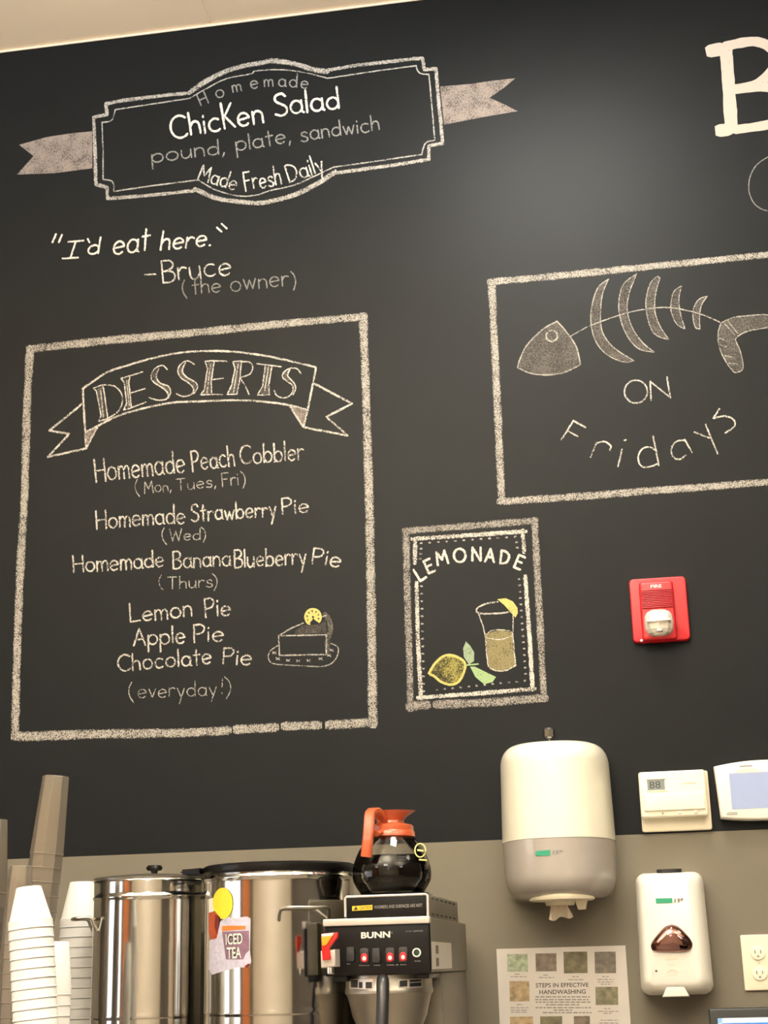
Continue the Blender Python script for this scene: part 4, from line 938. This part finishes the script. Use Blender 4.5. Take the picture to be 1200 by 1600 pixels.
# depth: rear corner of the head at photo (731,1528)
def depth_for(px, py, x):
    d = ray(px, py); k = (x-CAM.x)/d.x; return CAM.y+d.y*k
ybk = min(depth_for(731, 1500, hx1), -.06); ywk = depth_for(716, 1420, hx1)
wx0, wz1 = bx(538, 1402); _, wz1 = bx(605, 1398); _, wz0 = bx(605, 1436)
t = thing('coffee_brewer', ((hx0+hx1)/2, (yb_+ybk)/2, CZ), 'commercial coffee brewer with black front panel and red lit switches', 'coffee brewer')
bm = NB(); box(bm, hx0+.004, hx1-.01, yb_+.006, yb_+.05, hz0, hz1b+.004, .002); box(bm, wx0, hx1, yb_+.006, ybk, hz0, hz1b+.006, .003); link('head', bm, M['greymetal'], t)
bm = NB(); box(bm, hx0+.0, hx1-.0005, yb_, yb_+.012, hz0-.002, hz1b-.004, .003); fp = link('front_panel', bm, M['black'], t)
bm = NB(); box(bm, hx0-.002, hx1+.0005, yb_-.006, yb_+.012, hz1b-.006, hz1b+.007, .002); link('trim_strip', bm, M['strip'], t)
bm = NB(); box(bm, hx1-.055, hx1-.004, yb_+.17, ybk, CZ+.03, hz0, .003); box(bm, wx0, hx1-.055, ybk-.12, ybk, CZ+.03, hz0, .003); link('column', bm, M['greymetal'], t)
bm = NB(); box(bm, wx0, hx1, yb_-.0, ybk, CZ, CZ+.03, .004); link('base', bm, M['greymetal'], t)
bm = NB(); box(bm, wx0, hx1-.001, yb_+.004, ywk, wz0, wz1, .003); wm = link('warmer', bm, M['greymetal'], t)
bm = NB(); box(bm, wx0+.004, hx1-.006, yb_+.001, yb_+.006, wz0, wz1-.003, .001); link('warmer_panel', bm, M['black'], wm)
bm = NB(); tube(bm, [(wx0+.0015, yb_, wz0+.006), (wx0+.0015, yb_, wz1-.004), (wx0+.004, yb_, wz1-.0015), (hx1-.006, yb_, wz1-.0015), (hx1-.003, yb_, wz1-.004), (hx1-.003, yb_, wz0+.003)], .0024, 8); link('warmer_trim', bm, M['strip'], wm)
pcx, pcy = (wx0+hx1)/2, yb_+.095
bm = NB(); lathe(bm, [(.066, wz1-.001), (.07, wz1+.003), (.064, wz1+.006), (.001, wz1+.006)], (pcx, pcy, 0), 40); link('hot_plate', bm, M['black'], wm)
bm = NB()
for k in range(6):
    yy = yb_+.04+k*(ywk-yb_-.06)/6
    for zz in (wz1-.009, wz0+.006): box(bm, hx1-.002, hx1+.0004, yy, yy+.028, zz, zz+.003)
link('vent_slots', bm, M['blackmat'], wm)
# warmer lettering
yw = yb_-.0006
zw = Z(490, 1370, 4.615)
def fw(o): return lambda x, y: P(x, y, yw-o)
fq = fw(.0)
bm = NB(); poly_px(bm, zw((278, 212), (424, 202), (424, 238), (278, 246)), fw(.0002), 50); cl = link('caution_label', bm, M['yellow'], wm)
bm = NB(); poly_px(bm, zw((305, 212), (320, 238), (288, 240)), fw(.0006), 50); text_quad(bm, 'CAUTION', zw((330, 214), (418, 208), (418, 230), (330, 236)), fw(.0006), .01); link('lettering', bm, M['textblack'], cl)
bm = NB(); text_quad(bm, 'WARMERS AND SURFACES ARE HOT', zw((436, 207), (784, 192), (784, 216), (436, 231)), fw(.0006), .015); link('lettering', bm, M['textgrey'], wm)
# head panel lettering
yh = yb_-.0008
def fh(o): return lambda x, y: P(x, y, yh-o)
bm = NB(); text_quad(bm, 'BUNN', zw((342, 400), (552, 392), (552, 438), (342, 446)), fh(0), .035); link('brand_lettering', bm, M['textwhite'], fp)
bm = NB(); text_quad(bm, 'CW SERIES', zw((664, 389), (790, 384), (790, 394), (664, 399)), fh(0)); text_quad(bm, '®', zw((556, 396), (572, 395), (572, 411), (556, 412)), fh(0))
for a, b, y in ((328, 402, 636), (434, 480, 634), (528, 585, 632), (595, 612, 631), (625, 668, 630), (728, 774, 604), (240, 268, 625), (440, 470, 548), (248, 292, 514)):
    x = a; rg = random.Random(a)
    while x < b: L_ = rg.uniform(6, 14); poly_px(bm, zw((x, y), (min(x+L_, b), y), (min(x+L_, b), y+7), (x, y+7)), fh(0), 60); x += L_+4
link('small_print', bm, M['textgrey'], fp)
def zwp(x, y): return P(490+x/4.615, 1370+y/4.615, yb_)
for cx_, cy_ in ((368, 572), (553, 567), (647, 563)):
    p = zwp(cx_, cy_)
    bm = NB(); prism(bm, rrect(p.x-.0085, p.x+.0085, p.z-.014, p.z+.014, .005), None, yb_-.004, yb_, .001); sw = link('switch', bm, M['blackmat'], fp)
    bm = NB(); prism(bm, rrect(p.x-.0058, p.x+.0058, p.z-.0105, p.z+.0045, .0052), None, yb_-.007, yb_-.004, .0012); lt = link('switch_light', bm, M['redlight'], sw)
    bm = NB(); flat(bm, ellipse(p.x+.0005, p.z-.004, .0036, .004, 14), yb_-.0074); link('glow', bm, M['redglow'], lt)
for cx_, cy_ in ((268, 560), (453, 568)):
    p = zwp(cx_, cy_)
    bm = NB(); prism(bm, rrect(p.x-.0075, p.x+.0075, p.z-.013, p.z+.013, .003), None, yb_-.005, yb_, .001); link('switch', bm, M['blackmat'], fp)
p = zwp(744, 546)
bm = NB(); lathe(bm, [(.0058, 0), (.0080, 0), (.0080, .003), (.0058, .003)], (0, 0, 0), 24, closed=True)
for v in bm.verts: v.co = Vector((p.x+v.co.x, yb_-v.co.z, p.z+v.co.y))
ir = link('indicator_ring', bm, M['textwhite'], fp)
bm = NB(); flat(bm, ellipse(p.x, p.z, .0058, .0058, 18), yb_-.001); link('indicator', bm, M['darkgreen'], ir)
# hot-water tap on the left of the panel
yt = yb_-.03
def tp(x, y, yy=yt): q = P(490+x/4.615, 1370+y/4.615, yy); return (q.x, q.z)
bm = NB(); prism(bm, [tp(*q) for q in ((58, 535), (165, 522), (168, 648), (62, 658))], None, yt-.012, yb_, .003); tap = link('tap_body', bm, M['strip'], t)
bm = NB(); prism(bm, [tp(*q) for q in ((74, 412), (190, 402), (188, 440), (130, 508), (136, 596), (82, 602), (74, 520))], None, yt-.022, yt-.012, .002); lv = link('tap_lever', bm, M['lever_red'], tap)
bm = NB(); prism(bm, [tp(*q) for q in ((76, 436), (158, 426), (112, 495), (80, 500))], None, yt-.026, yt-.022, .001); link('lever_mark', bm, M['lever_yel'], lv)
bm = NB(); prism(bm, [tp(*q) for q in ((76, 414), (165, 405), (156, 426), (76, 434))], None, yt-.0245, yt-.022, .0005); link('lever_top', bm, M['textwhite'], lv)
c0 = tp(128, 678); bm = NB(); lathe(bm, [(.0055, c0[1]-.006), (.0075, c0[1]-.004), (.0075, c0[1]+.006)], (c0[0], yt-.003, 0), 18); link('tap_spout', bm, M['chrome'], tap)
# side label
xs = hx1+.0006; yA, yB2 = depth_for(674, 1500, xs), depth_for(706, 1500, xs)
bm = NB(); z_a, z_b = hz0+.006, hz0+.055
bm.faces.new([bm.verts.new(q) for q in ((xs, yA+.004, z_a), (xs, yB2, z_a), (xs, yB2, z_b), (xs, yA+.004, z_b))]); sl = link('side_label', bm, M['strip'], t)
bm = NB()
for q in (.10, .55): bm.faces.new([bm.verts.new(v) for v in ((xs+.0004, yA+.06, z_a+.05*q), (xs+.0004, yA+.10, z_a+.05*q), (xs+.0004, yA+.10, z_a+.05*(q+.3)), (xs+.0004, yA+.06, z_a+.05*(q+.3)))])
link('print_mark', bm, M['greymetal'], sl)
# funnel
fa = P(541, 1540, yb_+.09); fb = P(676, 1540, yb_+.09); fcx, fcy, fr_ = (fa.x+fb.x)/2, yb_+.088, (fb.x-fa.x)/2*.99
f0 = hz0-.001; sc_ = (P(600, 1600, yb_).z-P(600, 1525, yb_).z)/-75
bm = NB(); lathe(bm, [(fr_, f0), (fr_, f0-22*sc_), (fr_*1.015, f0-24*sc_), (fr_*1.015, f0-30*sc_), (fr_*.97, f0-34*sc_), (fr_*.90, f0-52*sc_), (fr_*.86, f0-66*sc_), (fr_*.7, f0-92*sc_), (fr_*.3, f0-108*sc_), (.012, f0-118*sc_)][::-1], (fcx, fcy, 0), 64); fn = link('brew_funnel', bm, M['steelm'], t)
hy = fcy-fr_
hpts = [P(597+1, 1531, hy+.004), P(598, 1536, hy-.012), P(598, 1560, hy-.024), P(597, 1600, hy-.034), P(596, 1640, hy-.04)]
bm = NB()
tt_ = cr_spline(hpts, 5); tube(bm, tt_, .012, 12)
for v in bm.verts: pass
fh_ = link('funnel_handle', bm, M['dark'], fn)
zf = Z(490, 1490, 4.615)
def cylf(o): return lambda x, y: PCYL(x, y, fcx, fcy, fr_+o)
for grp, base in (((((268, 190), (318, 190), (318, 245), (268, 245)), ((326, 205), (352, 205), (352, 248), (326, 248)), ((375, 205), (420, 205), (420, 250), (375, 250))), ((256, 184), (428, 184), (430, 258), (258, 254))),
                  ((((620, 196), (676, 192), (676, 236), (620, 240)), ((692, 190), (778, 186), (778, 200), (692, 206)), ((692, 212), (778, 208), (778, 234), (692, 240))), ((612, 186), (786, 180), (786, 244), (612, 250)))):
    bm = NB(); poly_px(bm, zf(*base), cylf(.0006)); lb = link('funnel_label', bm, M['strip'], fn)
    bm = NB()
    for q in grp: poly_px(bm, zf(*q), cylf(.0012))
    link('print_mark', bm, M['textblack'], lb)
bm = NB(); box(bm, hx0+.012, hx0+.04, yb_+.01, yb_+.05, hz0-.012, hz0-.0005, .002); box(bm, hx1-.03, hx1-.006, yb_+.01, yb_+.16, hz0-.010, hz0-.0005, .002); link('funnel_rail', bm, M['black'], t)

# ------------------------------------------------------------------ coffee pot on the warmer
def pz(py): return P(612, py, pcy).z
pr = (P(674.5, 1368, pcy).x-P(550.5, 1368, pcy).x)/2*.985; pcx2 = (P(674.5, 1368, pcy).x+P(550.5, 1368, pcy).x)/2
zb_ = wz1+.0065
t = thing('coffee_pot', (pcx2, pcy, zb_), 'glass coffee pot half full of black coffee with an orange collar and handle', 'coffee pot')
prof = [(.80, 1392), (.90, 1386), (.975, 1377), (1.0, 1367), (.985, 1356), (.93, 1344), (.84, 1331), (.73, 1320), (.62, 1311), (.56, 1306)]
zof = lambda py: max(pz(py), zb_+.0005) if py < 1390 else zb_
prf = [(pr*a, zof(b)) for a, b in prof]
sm = [(v.x, v.y) for v in cr_spline([(a, b, 0) for a, b in prf], 4)]
bm = NB(); lathe(bm, [(.001, zb_)]+sm+[(a-.0022, b) for a, b in sm[::-1]]+[(.001, zb_+.002)], (pcx2, pcy, 0), 64, caps=False); gl_ = link('glass_bowl', bm, M['glass'], t)
lvl = pz(1338); inn = [(a-.0028, b+.0025) for a, b in sm if b < lvl]
bm = NB(); lathe(bm, [(.001, zb_+.0026)]+inn+[(inn[-1][0]-.0008, lvl), (.001, lvl)], (pcx2, pcy, 0), 64, caps=False); link('coffee', bm, M['coffee'], t)
bm = NB(); lathe(bm, [(pr*.56, pz(1309)), (pr*.62, pz(1308)), (pr*.61, pz(1301)), (pr*.585, pz(1299)), (pr*.585, pz(1292)), (pr*.55, pz(1290)), (pr*.36, pz(1287)), (pr*.34, pz(1283)), (pr*.40, pz(1277)), (pr*.50, pz(1270)), (pr*.52, pz(1268)), (pr*.46, pz(1269)), (pr*.32, pz(1278)), (pr*.28, pz(1284)), (pr*.50, pz(1305))], (pcx2, pcy, 0), 48, closed=True)
# draw the lip out into a pouring spout on the right
for v in bm.verts:
    if v.co.z > pz(1281):
        dx = v.co.x-pcx2
        if dx > 0: v.co.x += .009*max(0, (v.co.z-pz(1281))/(pz(1268)-pz(1281)))*(dx/(pr*.5))**3
link('collar', bm, M['orange'], t)
yhd = pcy-pr*.55
def hp_(px, py, yy=None): return P(px, py, yy if yy is not None else yhd)
bm = NB()
path = [P(604, 1287, pcy-pr*.25), P(597, 1275, pcy-pr*.40), P(589, 1268, pcy-pr*.62), P(581, 1268, pcy-pr*.80), P(577.5, 1276, pcy-pr*.92), P(576, 1300, pcy-pr*1.02), P(574, 1320, pcy-pr*1.06), P(572, 1339, pcy-pr*1.06)]
sp2 = cr_spline(path, 6)
# flat strap handle: rectangle section
rings = []
dirx = Vector((.93, -.2, 0)).normalized()
for i, p in enumerate(sp2):
    d = (sp2[min(i+1, len(sp2)-1)]-sp2[max(i-1, 0)]).normalized(); a = (dirx-d*dirx.dot(d)).normalized(); b = d.cross(a)
    u = min(1, i/14); hw_ = .0065+.0035*u; ht = .0062
    rings.append([bm.verts.new(p+a*hw_*sx_+b*ht*sy_) for sx_, sy_ in ((-1, -.6), (-.7, -1), (.7, -1), (1, -.6), (1, .6), (.7, 1), (-.7, 1), (-1, .6))])
for a, b in zip(rings, rings[1:]):
    for k in range(8): bm.faces.new((a[k], a[(k+1) % 8], b[(k+1) % 8], b[k]))
bm.faces.new(rings[0][::-1]); bm.faces.new(rings[-1]); bmesh.ops.recalc_face_normals(bm, faces=bm.faces)
# inner brace joining the handle to the collar
tube(bm, [P(588, 1303, pcy-pr*.9), P(595, 1300, pcy-pr*.6)], .005, 10)
link('handle', bm, M['orange'], t)
zc = Z(490, 1230, 4.323)
def rad_at(z):
    for (a, b), (c_, d) in zip(sm, sm[1:]):
        if b <= z <= d: return a+(c_-a)*(z-b)/max(d-b, 1e-6)
    return sm[-1][0]
def onpot(o):
    def f(x, y):
        r = pr
        for _ in range(12): p = PCYL(x, y, pcx2, pcy, r); r = .5*r+.5*(rad_at(p.z)+o)
        return p
    return f
bm = NB()
for y in (428, 448, 470, 492): poly_px(bm, zc((562, y), (630, y-2), (630, y+3), (562, y+5)), onpot(.0006))
link('level_marks', bm, M['textblack'], gl_)
bm = NB()
for k in range(20):
    a0, a1 = math.radians(18*k), math.radians(18*(k+1))
    poly_px(bm, zc(*[(720+rx*math.cos(a), 426+ry*math.sin(a)) for a, rx, ry in ((a0, 40, 50), (a1, 40, 50), (a1, 32, 42), (a0, 32, 42))]), onpot(.0006), 30)
poly_px(bm, zc((700, 418), (742, 424), (742, 436), (700, 430)), onpot(.0006)); poly_px(bm, zc((712, 484), (765, 488), (765, 497), (712, 494)), onpot(.0006))
link('emblem', bm, M['lemonpale'], gl_)

# ------------------------------------------------------------------ cups
RZ = P(60, 1600, -.6).z-.045
t = thing('cup_riser', (-1.38, -.62, CZ), 'plain riser shelf carrying the stacked cups, below the photo', 'shelf')
bm = NB(); box(bm, -1.75, -1.165, -.95, -.15, RZ-.02, RZ, .003); link('shelf_board', bm, M['darkwood'], t)
for sx_ in (-1.73, -1.20):
    bm = NB(); box(bm, sx_, sx_+.02, -.93, -.17, CZ, RZ-.02, .002); link('side_panel', bm, M['darkwood'], t)
def cup_mesh(name, rt, rb, h, step, n=40, lip=.001, th=.0016):
    """inverted cup: wide rim at z=0, closed base at z=h"""
    bm = NB(); r1 = rb-(rb-rt)*.30*step/h*2
    lathe(bm, [(rb-th, 0.0005), (rb, 0), (rb+lip, lip), (rb+lip, lip*2), (rb, lip*3), (rb-.0006, step*.86), (r1, step*.99), (rt+.0015, h-.002), (rt, h), (rt*.9, h), (rt*.88, h-.003), (.001, h-.003), (.001, h-.003-th), (rt-th, h-.006), (rb-th, .0005)], (0, 0, 0), n, caps=False)
    return bm
def stack(name, px_top, py_top, ydep, rt, rb, h, step, lean, m, labels, cat, group, n=40, lip=.0008, leany=0.):
    top = P(px_top, py_top, ydep)
    axis = Vector((math.tan(math.radians(lean)), math.tan(math.radians(leany)), 1)).normalized()
    tilt = rb*math.sqrt(1-axis.z**2)+.0006
    span = (top.z-RZ-tilt)/axis.z-h; count = int(round(span/step))+1; step = span/(count-1)
    rot = Vector((0, 0, 1)).rotation_difference(axis).to_euler(); proto = None
    for k in range(count):
        if proto is None: proto = o = link(name, cup_mesh(name, rt, rb, h, step, n, lip), m, smooth=n > 20)
        else: o = proto.copy(); COL.objects.link(o)
        o.location = top-axis*(h+k*step); o.rotation_euler = rot
        tag(o, labels(k, count), cat, group)
ORD = ['topmost', 'second', 'third', 'fourth', 'fifth', 'sixth', 'seventh', 'eighth', 'ninth', 'tenth', 'eleventh', 'twelfth', 'thirteenth', 'fourteenth', 'fifteenth', 'sixteenth']
def lab(desc):
    return lambda k, n: (ORD[k]+' ' if k == 0 else ORD[k]+' from top, ')+desc
stack('foam_cup', 45, 1386, -.75, .0215, .0405, .076, .0176, -5.6, M['foam'], lab('white foam cup in the big leaning front stack'), 'foam cup', 'foam cups in the front stack')
stack('foam_cup', 128, 1378, -.24, .0245, .0450, .096, .0208, -.6, M['foam'], lab('white foam cup in the upright stack beside the shorter urn'), 'foam cup', 'foam cups beside the urn')
stack('paper_cup', 88, 1471, -.62, .0235, .0335, .097, .0200, 1.5, M['foam'], lab('narrow white cup between the two foam stacks'), 'paper cup', 'narrow cups between the foam stacks')
stack('plastic_cup', 88, 1213, -.45, .0265, .0350, .160, .0295, 5.0, M['clear'], lab('clear plastic cup in the tallest, tilted stack'), 'plastic cup', 'clear cups in the tallest stack', 9, .0010)
stack('plastic_cup', 33, 1353, -.57, .0215, .0310, .150, .0290, .5, M['clear'], lab('clear plastic cup behind the big leaning foam stack'), 'plastic cup', 'clear cups in the low stack', 9, .0010)
stack('plastic_cup', -7, 1281, -.45, .0250, .0340, .150, .0290, 1., M['clear'], lab('clear plastic cup in the stack at the left edge'), 'plastic cup', 'clear cups at the left edge', 9, .0010)
